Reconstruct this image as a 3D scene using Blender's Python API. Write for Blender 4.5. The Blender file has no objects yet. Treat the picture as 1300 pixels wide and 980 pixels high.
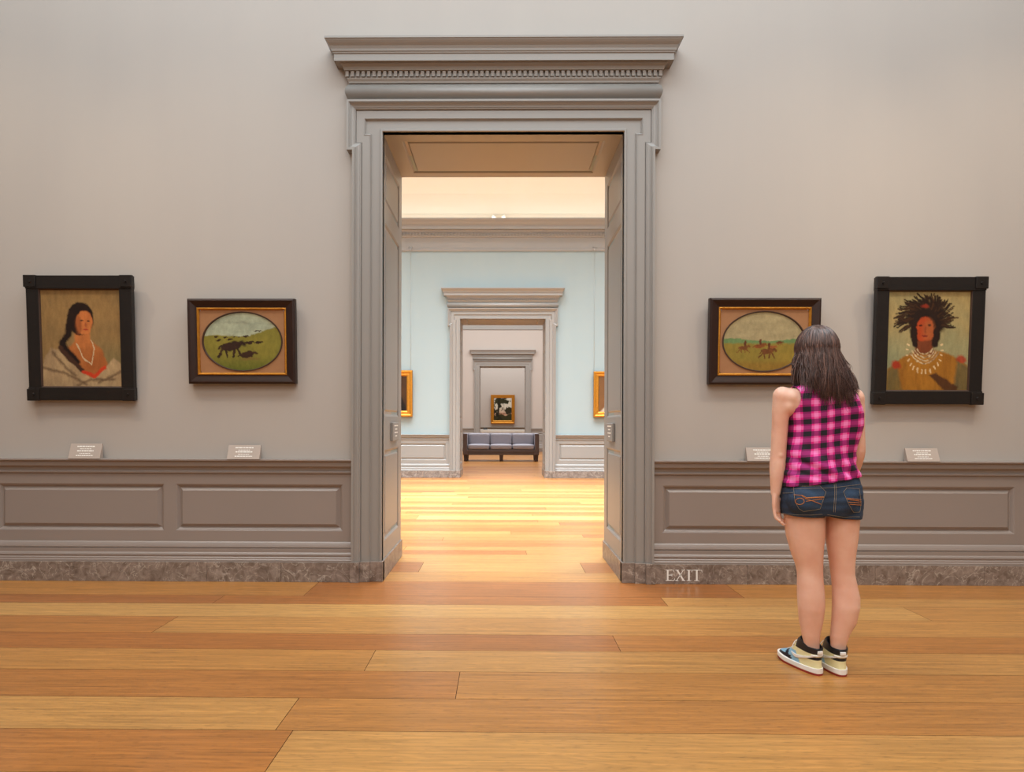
import bpy, bmesh, math, random
import numpy as np
from mathutils import Vector, Matrix
from mathutils.bvhtree import BVHTree

random.seed(11)
COL = bpy.context.scene.collection
scene = bpy.context.scene
PI = math.pi

# ------------------------------------------------------------------ camera
F, PX, PY, H = 880.0, 628.0, 534.5, 1.2
YAW, ROLL = 0.0113, 0.0028

def W(px, py, Y):
    """point of the place seen at (px,py) of the photograph, at distance Y"""
    u, v = (px - PX) / F, -(py - PY) / F
    c, s = math.cos(ROLL), math.sin(ROLL)
    u, v = u * c - v * s, u * s + v * c
    dx = -math.sin(YAW) + u * math.cos(YAW)
    dy = math.cos(YAW) + u * math.sin(YAW)
    t = Y / dy
    return Vector((dx * t, Y, H + v * t))

cam_d = bpy.data.cameras.new('camera')
cam = bpy.data.objects.new('camera', cam_d)
COL.objects.link(cam)
cam_d.sensor_width = 36
cam_d.lens = F * 36 / 1300
cam_d.shift_x = (650 - PX) / 1300
cam_d.shift_y = (PY - 490) / 1300
cam_d.clip_start = 0.05
cam_d.clip_end = 200
cam.matrix_world = Matrix.Translation((0, 0, H)) @ Matrix.Rotation(YAW, 4, 'Z') @ Matrix.Rotation(PI / 2, 4, 'X') @ Matrix.Rotation(ROLL, 4, 'Z')
scene.camera = cam
scene.view_settings.view_transform = 'Standard'
scene.view_settings.look = 'None'
scene.view_settings.gamma = 1
scene.view_settings.exposure = 0
scene.view_settings.use_curve_mapping = False

# ------------------------------------------------------------------ materials
def lin(c):
    c = c / 255.0
    return c / 12.92 if c <= 0.04045 else ((c + 0.055) / 1.055) ** 2.4

def rgb(r, g, b):
    return (lin(r), lin(g), lin(b), 1)

def new_mat(name):
    m = bpy.data.materials.new(name)
    m.use_nodes = True
    nt = m.node_tree
    return m, nt, nt.nodes['Principled BSDF']

def paint(name, c1, c2=None, scale=6, rough=0.5, bump=0.0, bscale=60, metallic=0.0, stretch=(1, 1, 1), coat=0.0, spec=0.5):
    """a surface whose colour wanders between c1 and c2 with a noise"""
    m, nt, b = new_mat(name)
    if c2 is None:
        c2 = tuple(min(1, x * 0.93) for x in c1[:3]) + (1,)
    tc = nt.nodes.new('ShaderNodeTexCoord')
    mp = nt.nodes.new('ShaderNodeMapping')
    mp.inputs['Scale'].default_value = stretch
    nt.links.new(tc.outputs['Object'], mp.inputs['Vector'])
    n = nt.nodes.new('ShaderNodeTexNoise')
    n.inputs['Scale'].default_value = scale
    n.inputs['Detail'].default_value = 5
    nt.links.new(mp.outputs['Vector'], n.inputs['Vector'])
    mx = nt.nodes.new('ShaderNodeMix')
    mx.data_type = 'RGBA'
    mx.inputs['A'].default_value = c1
    mx.inputs['B'].default_value = c2
    nt.links.new(n.outputs['Fac'], mx.inputs['Factor'])
    nt.links.new(mx.outputs['Result'], b.inputs['Base Color'])
    b.inputs['Roughness'].default_value = rough
    b.inputs['Metallic'].default_value = metallic
    b.inputs['Coat Weight'].default_value = coat
    b.inputs['Specular IOR Level'].default_value = spec
    if bump:
        n2 = nt.nodes.new('ShaderNodeTexNoise')
        n2.inputs['Scale'].default_value = bscale
        n2.inputs['Detail'].default_value = 3
        nt.links.new(mp.outputs['Vector'], n2.inputs['Vector'])
        bp = nt.nodes.new('ShaderNodeBump')
        bp.inputs['Strength'].default_value = bump
        bp.inputs['Distance'].default_value = 0.01
        nt.links.new(n2.outputs['Fac'], bp.inputs['Height'])
        nt.links.new(bp.outputs['Normal'], b.inputs['Normal'])
    return m

M = {}
M['taupe_wall'] = paint('taupe_wall', rgb(174, 165, 156), rgb(169, 160, 152), 1.2, 0.75, 0.05, 180, stretch=(3, 3, .2))
M['dado'] = paint('dado_paint', rgb(143, 130, 122), rgb(138, 126, 118), 2, 0.42)
M['door_paint'] = paint('door_paint', rgb(146, 140, 133), rgb(141, 135, 129), 2, 0.4)
M['far_trim'] = paint('far_trim', rgb(186, 176, 168), rgb(182, 172, 164), 2, 0.45)
M['blue_wall'] = paint('blue_wall', rgb(152, 163, 163), rgb(148, 160, 160), 1.2, 0.75, stretch=(3, 3, .2))
M['pale_wall'] = paint('pale_wall', rgb(180, 168, 158), rgb(176, 164, 155), 1.2, 0.75)
M['cream'] = paint('cream_plaster', rgb(236, 226, 206), rgb(232, 221, 200), 2, 0.8)
M['black_frame'] = paint('black_frame', rgb(30, 24, 21), rgb(20, 16, 14), 20, 0.4, .2, 60, stretch=(1, 1, 6), spec=.35)
M['brown_frame'] = paint('brown_frame', rgb(50, 26, 15), rgb(30, 14, 8), 14, 0.42, stretch=(1, 8, 1), spec=.35)
M['gold'] = paint('gold_leaf', rgb(214, 150, 50), rgb(160, 96, 26), 40, 0.38, .4, 90, metallic=.65)
M['mat_board'] = paint('mat_board', rgb(158, 112, 72), rgb(146, 101, 64), 30, 0.6)
M['oval_ring'] = paint('oval_ring', rgb(70, 44, 28), rgb(52, 32, 20), 30, .5)
M['white_text'] = paint('white_letters', rgb(240, 236, 228), None, 3, .6)
M['label_board'] = paint('label_board', rgb(172, 156, 144), None, 10, .6)
M['grey_plate'] = paint('grey_plate', rgb(140, 134, 128), None, 10, .5)
M['steel'] = paint('steel', rgb(170, 165, 160), None, 10, .3, metallic=.9)
M['sofa_fabric'] = paint('sofa_leather', rgb(150, 147, 156), rgb(138, 134, 142), 8, .4, .1, 60)
M['sofa_frame'] = paint('sofa_dark_leather', rgb(84, 68, 64), rgb(70, 56, 52), 8, .35)
M['dark_wood'] = paint('dark_wood', rgb(62, 34, 20), rgb(38, 20, 12), 10, .4, stretch=(1, 1, .2))
M['white_plastic'] = paint('white_plastic', rgb(238, 236, 228), None, 10, .4)
M['black_bag'] = paint('black_bag', rgb(30, 28, 30), None, 10, .5)

def marble():
    m, nt, b = new_mat('brown_marble')
    L = nt.links.new
    tc = nt.nodes.new('ShaderNodeTexCoord')
    n = nt.nodes.new('ShaderNodeTexNoise'); n.inputs['Scale'].default_value = 14; n.inputs['Detail'].default_value = 9; n.inputs['Roughness'].default_value = .7
    n.inputs['Distortion'].default_value = .8
    L(tc.outputs['Object'], n.inputs['Vector'])
    r = nt.nodes.new('ShaderNodeValToRGB')
    r.color_ramp.elements[0].position = .3; r.color_ramp.elements[0].color = rgb(88, 72, 62)
    r.color_ramp.elements[1].position = .72; r.color_ramp.elements[1].color = rgb(158, 142, 130)
    L(n.outputs['Fac'], r.inputs['Fac'])
    n2 = nt.nodes.new('ShaderNodeTexNoise'); n2.inputs['Scale'].default_value = 5; n2.inputs['Detail'].default_value = 6; n2.inputs['Distortion'].default_value = 2.5
    L(tc.outputs['Object'], n2.inputs['Vector'])
    r2 = nt.nodes.new('ShaderNodeValToRGB')
    r2.color_ramp.elements[0].position = .485; r2.color_ramp.elements[0].color = (0, 0, 0, 1)
    r2.color_ramp.elements[1].position = .5; r2.color_ramp.elements[1].color = (1, 1, 1, 1)
    e = r2.color_ramp.elements.new(.515); e.color = (0, 0, 0, 1)
    L(n2.outputs['Fac'], r2.inputs['Fac'])
    n3 = nt.nodes.new('ShaderNodeTexNoise'); n3.inputs['Scale'].default_value = 9
    L(tc.outputs['Object'], n3.inputs['Vector'])
    mu = nt.nodes.new('ShaderNodeMath'); mu.operation = 'MULTIPLY'
    L(r2.outputs['Color'], mu.inputs[0]); L(n3.outputs['Fac'], mu.inputs[1])
    mx = nt.nodes.new('ShaderNodeMix'); mx.data_type = 'RGBA'; mx.inputs['B'].default_value = rgb(205, 194, 180)
    L(r.outputs['Color'], mx.inputs['A']); L(mu.outputs[0], mx.inputs['Factor'])
    L(mx.outputs['Result'], b.inputs['Base Color'])
    b.inputs['Roughness'].default_value = .35
    return m
M['marble'] = marble()

def oak():
    m, nt, b = new_mat('oak_boards')
    L = nt.links.new
    at = nt.nodes.new('ShaderNodeAttribute'); at.attribute_name = 'tone'
    ge = nt.nodes.new('ShaderNodeNewGeometry')
    cmb = nt.nodes.new('ShaderNodeCombineXYZ')
    mt = nt.nodes.new('ShaderNodeMath'); mt.operation = 'MULTIPLY'; mt.inputs[1].default_value = 37
    L(at.outputs['Fac'], mt.inputs[0]); L(mt.outputs[0], cmb.inputs['Z']); L(mt.outputs[0], cmb.inputs['X'])
    ad = nt.nodes.new('ShaderNodeVectorMath'); ad.operation = 'ADD'
    L(ge.outputs['Position'], ad.inputs[0]); L(cmb.outputs[0], ad.inputs[1])
    base = nt.nodes.new('ShaderNodeValToRGB')
    els = base.color_ramp.elements
    els[0].position = 0; els[0].color = rgb(174, 104, 52)
    els[1].position = 1; els[1].color = rgb(224, 166, 92)
    e = els.new(.35); e.color = rgb(192, 118, 52)
    e = els.new(.7); e.color = rgb(208, 142, 70)
    L(at.outputs['Fac'], base.inputs['Fac'])
    # long streaks
    mp = nt.nodes.new('ShaderNodeMapping'); mp.inputs['Scale'].default_value = (.7, 22, 1)
    L(ad.outputs[0], mp.inputs['Vector'])
    n = nt.nodes.new('ShaderNodeTexNoise'); n.inputs['Scale'].default_value = 2.2; n.inputs['Detail'].default_value = 7; n.inputs['Roughness'].default_value = .62
    L(mp.outputs[0], n.inputs['Vector'])
    # cathedral figure
    mp2 = nt.nodes.new('ShaderNodeMapping'); mp2.inputs['Scale'].default_value = (.55, 5, 1)
    L(ad.outputs[0], mp2.inputs['Vector'])
    wv = nt.nodes.new('ShaderNodeTexNoise'); wv.inputs['Scale'].default_value = 1.6; wv.inputs['Detail'].default_value = 2
    L(mp2.outputs[0], wv.inputs['Vector'])
    mm = nt.nodes.new('ShaderNodeMath'); mm.operation = 'MULTIPLY'; mm.inputs[1].default_value = 95
    L(wv.outputs['Fac'], mm.inputs[0])
    sn = nt.nodes.new('ShaderNodeMath'); sn.operation = 'SINE'; L(mm.outputs[0], sn.inputs[0])
    # fleck
    mp3 = nt.nodes.new('ShaderNodeMapping'); mp3.inputs['Scale'].default_value = (14, 60, 1)
    L(ad.outputs[0], mp3.inputs['Vector'])
    fl = nt.nodes.new('ShaderNodeTexNoise'); fl.inputs['Scale'].default_value = 1.5; fl.inputs['Detail'].default_value = 3
    L(mp3.outputs[0], fl.inputs['Vector'])
    fr = nt.nodes.new('ShaderNodeMapRange'); fr.inputs['From Min'].default_value = .56; fr.inputs['From Max'].default_value = .7
    L(fl.outputs['Fac'], fr.inputs['Value'])
    mr = nt.nodes.new('ShaderNodeMapRange'); mr.inputs['From Min'].default_value = .25; mr.inputs['From Max'].default_value = .75
    mr.inputs['To Min'].default_value = .50; mr.inputs['To Max'].default_value = .98
    L(n.outputs['Fac'], mr.inputs['Value'])
    mr2 = nt.nodes.new('ShaderNodeMapRange'); mr2.inputs['From Min'].default_value = -1; mr2.inputs['From Max'].default_value = 1
    mr2.inputs['To Min'].default_value = .90; mr2.inputs['To Max'].default_value = 1.03
    L(sn.outputs[0], mr2.inputs['Value'])
    p1 = nt.nodes.new('ShaderNodeMath'); p1.operation = 'MULTIPLY'; L(mr.outputs[0], p1.inputs[0]); L(mr2.outputs[0], p1.inputs[1])
    mr3 = nt.nodes.new('ShaderNodeMapRange'); mr3.inputs['To Min'].default_value = 1; mr3.inputs['To Max'].default_value = .78
    L(fr.outputs[0], mr3.inputs['Value'])
    p2 = nt.nodes.new('ShaderNodeMath'); p2.operation = 'MULTIPLY'; L(p1.outputs[0], p2.inputs[0]); L(mr3.outputs[0], p2.inputs[1])
    vm = nt.nodes.new('ShaderNodeVectorMath'); vm.operation = 'SCALE'
    L(base.outputs['Color'], vm.inputs[0]); L(p2.outputs[0], vm.inputs['Scale'])
    L(vm.outputs[0], b.inputs['Base Color'])
    b.inputs['Roughness'].default_value = .34
    b.inputs['Specular IOR Level'].default_value = .5
    b.inputs['Coat Weight'].default_value = .25
    b.inputs['Coat Roughness'].default_value = .2
    bp = nt.nodes.new('ShaderNodeBump'); bp.inputs['Strength'].default_value = .06; bp.inputs['Distance'].default_value = .01
    L(n.outputs['Fac'], bp.inputs['Height']); L(bp.outputs[0], b.inputs['Normal'])
    return m
M['oak'] = oak()
M['gap'] = paint('board_gap', rgb(70, 40, 20), None, 10, .8)

def canvas_mat():
    m, nt, b = new_mat('oil_paint')
    at = nt.nodes.new('ShaderNodeAttribute'); at.attribute_name = 'picture'
    n = nt.nodes.new('ShaderNodeTexNoise'); n.inputs['Scale'].default_value = 60; n.inputs['Detail'].default_value = 4
    mr = nt.nodes.new('ShaderNodeMapRange'); mr.inputs['To Min'].default_value = .82; mr.inputs['To Max'].default_value = 1.18
    nt.links.new(n.outputs['Fac'], mr.inputs['Value'])
    vm = nt.nodes.new('ShaderNodeVectorMath'); vm.operation = 'SCALE'
    nt.links.new(at.outputs['Color'], vm.inputs[0]); nt.links.new(mr.outputs[0], vm.inputs['Scale'])
    nt.links.new(vm.outputs[0], b.inputs['Base Color'])
    b.inputs['Roughness'].default_value = .5
    b.inputs['Specular IOR Level'].default_value = .25
    return m
M['canvas'] = canvas_mat()

# ------------------------------------------------------------------ mesh helpers
def link(name, bm, mat, parent=None, smooth=False, normals=True):
    me = bpy.data.meshes.new(name)
    if normals:
        bmesh.ops.recalc_face_normals(bm, faces=bm.faces)
    bm.to_mesh(me)
    bm.free()
    o = bpy.data.objects.new(name, me)
    COL.objects.link(o)
    for m in (mat if isinstance(mat, (list, tuple)) else [mat]):
        me.materials.append(M[m] if isinstance(m, str) else m)
    if smooth:
        for p in me.polygons:
            p.use_smooth = True
    if parent is not None:
        o.parent = parent
        o.matrix_parent_inverse = parent.matrix_world.inverted() if parent.type == 'EMPTY' else Matrix()
    return o

def empty(name, loc=(0, 0, 0), rot=None):
    o = bpy.data.objects.new(name, None)
    COL.objects.link(o)
    o.empty_display_size = .1
    mw = Matrix.Translation(loc)
    if rot is not None:
        mw = mw @ rot
    o.matrix_world = mw
    return o

def tag(o, label=None, cat=None, group=None, kind=None):
    if label: o['label'] = label
    if cat: o['category'] = cat
    if group: o['group'] = group
    if kind: o['kind'] = kind
    return o

def box(bm, x0, x1, y0, y1, z0, z1, bev=0.0, mi=0):
    r = bmesh.ops.create_cube(bm, size=1)
    vs = r['verts']
    for v in vs:
        v.co = Vector(((x0 + x1) / 2 + v.co.x * (x1 - x0), (y0 + y1) / 2 + v.co.y * (y1 - y0), (z0 + z1) / 2 + v.co.z * (z1 - z0)))
    fs = {f for v in vs for f in v.link_faces}
    for f in fs: f.material_index = mi
    if bev:
        es = list({e for v in vs for e in v.link_edges})
        bmesh.ops.bevel(bm, geom=es, offset=bev, segments=2, affect='EDGES', profile=.6)

def strip_grid(bm, rows, close_u=False, close_v=False, mi=0, smooth=False):
    """rows: list of lists of points"""
    vr = [[bm.verts.new(p) for p in r] for r in rows]
    n, m = len(vr), len(vr[0])
    for i in range(n if close_v else n - 1):
        for j in range(m if close_u else m - 1):
            a, b = vr[i], vr[(i + 1) % n]
            try:
                f = bm.faces.new((a[j], a[(j + 1) % m], b[(j + 1) % m], b[j]))
                f.material_index = mi
                f.smooth = smooth
            except ValueError:
                pass
    return vr

def loft(bm, rings, cap=True, mi=0, smooth=True):
    vr = strip_grid(bm, rings, close_u=True, mi=mi, smooth=smooth)
    if cap:
        for r in (vr[0], vr[-1]):
            try:
                f = bm.faces.new(r); f.material_index = mi
            except ValueError:
                pass
    return vr

def tube(bm, pts, radii, n=10, mi=0, cap=True):
    """round tube through points"""
    pts = [Vector(p) for p in pts]
    rings = []
    ref = None
    for i, p in enumerate(pts):
        if i == 0: t = pts[1] - pts[0]
        elif i == len(pts) - 1: t = pts[-1] - pts[-2]
        else: t = (pts[i + 1] - pts[i]).normalized() + (pts[i] - pts[i - 1]).normalized()
        t.normalize()
        if ref is None:
            ref = Vector((1, 0, 0)) if abs(t.x) < .8 else Vector((0, 1, 0))
        a = ref - t * ref.dot(t); a.normalize(); ref = a
        b = t.cross(a)
        r = radii[i] if isinstance(radii, (list, tuple)) else radii
        rx, ry = r if isinstance(r, tuple) else (r, r)
        rings.append([p + a * math.cos(2 * PI * k / n) * rx + b * math.sin(2 * PI * k / n) * ry for k in range(n)])
    return loft(bm, rings, cap, mi)

def smooth_path(pts, radii=None, sub=4):
    """Catmull-Rom through pts (and radii)"""
    P = [np.array(list(p) + ([r] if radii else [])) for p, r in zip(pts, radii or [0] * len(pts))]
    out = []
    for i in range(len(P) - 1):
        p0, p1, p2, p3 = P[max(i - 1, 0)], P[i], P[i + 1], P[min(i + 2, len(P) - 1)]
        for k in range(sub):
            t = k / sub
            out.append(.5 * ((2 * p1) + (-p0 + p2) * t + (2 * p0 - 5 * p1 + 4 * p2 - p3) * t * t + (-p0 + 3 * p1 - 3 * p2 + p3) * t ** 3))
    out.append(P[-1])
    if radii:
        return [Vector(q[:3]) for q in out], [float(q[3]) for q in out]
    return [Vector(q[:3]) for q in out]

def offset_path(path, off):
    """mitred offset (to the left of travel) of an open axis-aligned polyline in 2D"""
    n = len(path)
    res = []
    for i in range(n):
        def nrm(a, b):
            dx, dy = b[0] - a[0], b[1] - a[1]
            l = math.hypot(dx, dy)
            return (-dy / l, dx / l)
        if i == 0: n1 = n2 = nrm(path[0], path[1])
        elif i == n - 1: n1 = n2 = nrm(path[-2], path[-1])
        else: n1, n2 = nrm(path[i - 1], path[i]), nrm(path[i], path[i + 1])
        k = 1 + n1[0] * n2[0] + n1[1] * n2[1]
        res.append((path[i][0] + off * (n1[0] + n2[0]) / k, path[i][1] + off * (n1[1] + n2[1]) / k))
    return res

def moulding(bm, path, profile, Yw):
    """profile [(offset, projection)] swept along path (x,z) on a wall at Yw that faces -y"""
    rows = []
    for off, pr in profile:
        rows.append([Vector((x, Yw - pr, z)) for x, z in offset_path(path, off)])
    strip_grid(bm, rows)

def plan_sweep(bm, X0, p0, profile, Yw, p_min=-0.01):
    """profile [(p,z)]: front run with mitred returns to the wall"""
    rows = []
    for p, z in profile:
        x = X0 + (p - p0)
        rows.append([Vector((-x, Yw - p_min, z)), Vector((-x, Yw - p, z)), Vector((x, Yw - p, z)), Vector((x, Yw - p_min, z))])
    strip_grid(bm, rows)
    # top
    f = [bm.verts.new(v) for v in rows[-1]]
    bm.faces.new(f)
    f = [bm.verts.new(v) for v in rows[0]]
    bm.faces.new(f)

PANEL = [(0, 0), (.003, -.003), (.008, -.004), (.021, -.019), (.026, -.021), (.029, -.019), (.048, -.005), (.05, -.003)]

def panelled(bm, u0, u1, v0, v1, rects, fn, prof=PANEL):
    """flat sheet u0..u1 x v0..v1 with sunk-and-raised panels; fn(u,v,d) -> point"""
    us = sorted({u0, u1, *[r[0] for r in rects], *[r[1] for r in rects]})
    vs = sorted({v0, v1, *[r[2] for r in rects], *[r[3] for r in rects]})
    for i in range(len(us) - 1):
        for j in range(len(vs) - 1):
            cu, cv = (us[i] + us[i + 1]) / 2, (vs[j] + vs[j + 1]) / 2
            if any(r[0] < cu < r[1] and r[2] < cv < r[3] for r in rects):
                continue
            bm.faces.new([bm.verts.new(fn(a, b, 0)) for a, b in ((us[i], vs[j]), (us[i + 1], vs[j]), (us[i + 1], vs[j + 1]), (us[i], vs[j + 1]))])
    for r in rects:
        rows = []
        for ins, d in prof:
            a0, a1, b0, b1 = r[0] + ins, r[1] - ins, r[2] + ins, r[3] - ins
            rows.append([fn(a, b, d) for a, b in ((a0, b0), (a1, b0), (a1, b1), (a0, b1))])
        vr = strip_grid(bm, rows, close_u=True)
        bm.faces.new(vr[-1])

def prism_x(bm, x0, x1, prof, Yw):
    """profile [(p,z)] extruded along x on a wall facing -y"""
    rows = [[Vector((x0, Yw - p, z)), Vector((x1, Yw - p, z))] for p, z in prof]
    strip_grid(bm, rows)
    for k in (0, 1):
        try: bm.faces.new([bm.verts.new(r[k]) for r in rows])
        except ValueError: pass
# ------------------------------------------------------------------ the enfilade
HW, HT = .90, 3.36            # half width and height of every doorway
YS = [(5.20, 6.14), (14.68, 15.62), (27.3, 28.24)]
X_SIDE = 6.6
Z_TOP = 5.42
Y_BACK, Y_END = -4.6, 33.0

# floor: boards of uneven width running across the view
def build_floor():
    bm = bmesh.new()
    tone = bm.faces.layers.float.new('tone_f')
    ys = [4.735, 4.52, 4.22, 3.893, 3.622, 3.315, 2.99]
    cuts = {0: None}
    rows = []
    named = {  # (y0,y1): joints in x with tones between them
        (4.735, 5.17): ([-1.36, 1.65], [.62, .24, .55]),
        (4.52, 4.735): ([-1.9, 1.08], [.2, .3, .8]),
        (4.22, 4.52): ([-4.2, 2.6], [.5, .93, .75]),
        (3.893, 4.22): ([-1.98], [.45, .75]),
        (3.622, 3.893): ([-2.9, .62], [.4, .32, .52]),
        (3.315, 3.622): ([-.66], [.72, .82]),
        (2.99, 3.315): ([-.2], [.42, .62]),
        (5.17, 5.49): ([-3, 3], [.5, .72, .5]),
        (5.49, 5.88): ([-.665, .66], [.25, .88, .28]),
        (5.88, 6.23): ([-3.2, 2.4], [.5, .8, .6]),
    }
    rnd = random.Random(5)
    y = 2.99
    rows += list(named.items())
    while y > Y_BACK:
        w = rnd.uniform(.24, .36)
        rows.append(((y - w, y), None)); y -= w
    y = 6.23
    while y < Y_END + 1:
        w = rnd.choice((.16, .2, .24, .3, .34))
        rows.append(((y, y + w), None)); y += w
    g = .0013
    for (y0, y1), spec in rows:
        if spec is None:
            js, x = [], -X_SIDE - rnd.uniform(0, 2.5)
            while x < X_SIDE:
                x += rnd.uniform(2.2, 4.6)
                js.append(x)
            js = [j for j in js if -X_SIDE + .3 < j < X_SIDE - .3]
            tones = [min(1, max(0, rnd.gauss(.58, .22))) for _ in range(len(js) + 1)]
        else:
            js, tones = spec
        xs = [-X_SIDE] + list(js) + [X_SIDE]
        for k in range(len(xs) - 1):
            a, b = xs[k], xs[k + 1]
            f = bm.faces.new([bm.verts.new(p) for p in ((a + g, y0 + g, 0), (b - g, y0 + g, 0), (b - g, y1 - g, 0), (a + g, y1 - g, 0))])
            f[tone] = tones[k] + rnd.uniform(-.03, .03)
            f.material_index = 0
    f = bm.faces.new([bm.verts.new(p) for p in ((-X_SIDE, Y_BACK, -.004), (X_SIDE, Y_BACK, -.004), (X_SIDE, Y_END + 1.2, -.004), (-X_SIDE, Y_END + 1.2, -.004))])
    f.material_index = 1
    me = bpy.data.meshes.new('floor')
    vals = [fc[tone] for fc in bm.faces]
    bm.to_mesh(me); bm.free()
    at = me.attributes.new('tone', 'FLOAT', 'FACE')
    at.data.foreach_set('value', vals)
    o = bpy.data.objects.new('floor', me)
    COL.objects.link(o)
    me.materials.append(M['oak']); me.materials.append(M['gap'])
    tag(o, kind='structure')
build_floor()

def cross_wall(name, y0, y1, mat, hole=True):
    bm = bmesh.new()
    if hole:
        box(bm, -X_SIDE, -HW - .012, y0, y1, 0, Z_TOP)
        box(bm, HW + .012, X_SIDE, y0, y1, 0, Z_TOP)
        box(bm, -HW - .012, HW + .012, y0, y1, HT + .012, Z_TOP)
    else:
        box(bm, -X_SIDE, X_SIDE, y0, y1, 0, Z_TOP)
    return tag(link(name, bm, mat), kind='structure')

cross_wall('wall_front', 5.20, 5.67, 'taupe_wall')
cross_wall('wall_front_reverse', 5.67, 6.14, 'blue_wall')
cross_wall('wall_middle', 14.68, 15.15, 'blue_wall')
cross_wall('wall_middle_reverse', 15.15, 15.62, 'pale_wall')
cross_wall('wall_far', 27.3, 28.24, 'pale_wall')
cross_wall('wall_end', Y_END, Y_END + .3, 'pale_wall', False)
cross_wall('wall_back', Y_BACK - .3, Y_BACK, 'taupe_wall', False)
segs = [(Y_BACK - .3, 5.67, 'taupe_wall'), (5.67, 15.15, 'blue_wall'), (15.15, Y_END + .3, 'pale_wall')]
for sd, s in (('left', -1), ('right', 1)):
    for k, (a, b, m) in enumerate(segs):
        bm = bmesh.new()
        box(bm, min(s * X_SIDE, s * (X_SIDE + .3)), max(s * X_SIDE, s * (X_SIDE + .3)), a, b, 0, Z_TOP)
        tag(link('wall_%s%s' % (sd, ('', '_blue_room', '_far_rooms')[k]), bm, m), kind='structure')

# vaulted cream ceilings over an upstand
def vault(name, y0, y1, rise=2.3):
    bm = bmesh.new()
    rows = []
    prof = [(y1, Z_TOP - .02), (y1, 5.575), (y1 - .02, 5.58), (y1 - .02, 5.60)]
    n = 22
    a = (y1 - y0 - .04) / 2
    cy = (y0 + y1) / 2
    for k in range(n + 1):
        t = PI * k / n
        prof.append((cy + a * math.cos(t), 5.60 + rise * math.sin(t) ** .9))
    prof += [(y0 + .02, 5.58), (y0, 5.575), (y0, Z_TOP - .02)]
    strip_grid(bm, [[Vector((-X_SIDE, y, z)), Vector((X_SIDE, y, z))] for y, z in prof], smooth=False)
    for s in (-1, 1):
        bm.faces.new([bm.verts.new((s * X_SIDE, y, z)) for y, z in prof])
    o = tag(link(name, bm, 'cream', normals=False), kind='structure')
    return o
vault('ceiling', Y_BACK, 5.20)
vault('ceiling_blue_room', 6.14, 14.68)
vault('ceiling_third_room', 15.62, 27.3)
vault('ceiling_end_room', 28.24, Y_END, 1.2)

# crown cornice + picture rail of a room, on the wall at Yw that faces the camera
def crown(name, Yw, mat):
    bm = bmesh.new()
    prof = [(0, 4.79), (.022, 4.79), (.03, 4.80), (.03, 4.83), (.02, 4.845), (.02, 4.86), (.012, 4.865), (.012, 5.08),
            (.03, 5.085), (.045, 5.105), (.045, 5.12), (.05, 5.125), (.05, 5.17), (.07, 5.18), (.09, 5.205), (.095, 5.215), (.20, 5.215),
            (.20, 5.285), (.215, 5.29), (.215, 5.30), (.235, 5.315), (.26, 5.35), (.295, 5.375), (.31, 5.395), (.31, 5.415), (0, 5.415)]
    prism_x(bm, -X_SIDE, X_SIDE, prof, Yw)
    x = -X_SIDE
    while x < X_SIDE:
        box(bm, x, x + .042, Yw - .085, Yw - .045, 5.125, 5.17)
        x += .068
    return tag(link(name, bm, mat), kind='structure')
crown('trim_1', 5.20, 'door_paint')
crown('trim_2', 14.68, 'door_paint')
crown('trim_3', 27.3, 'door_paint')

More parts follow.
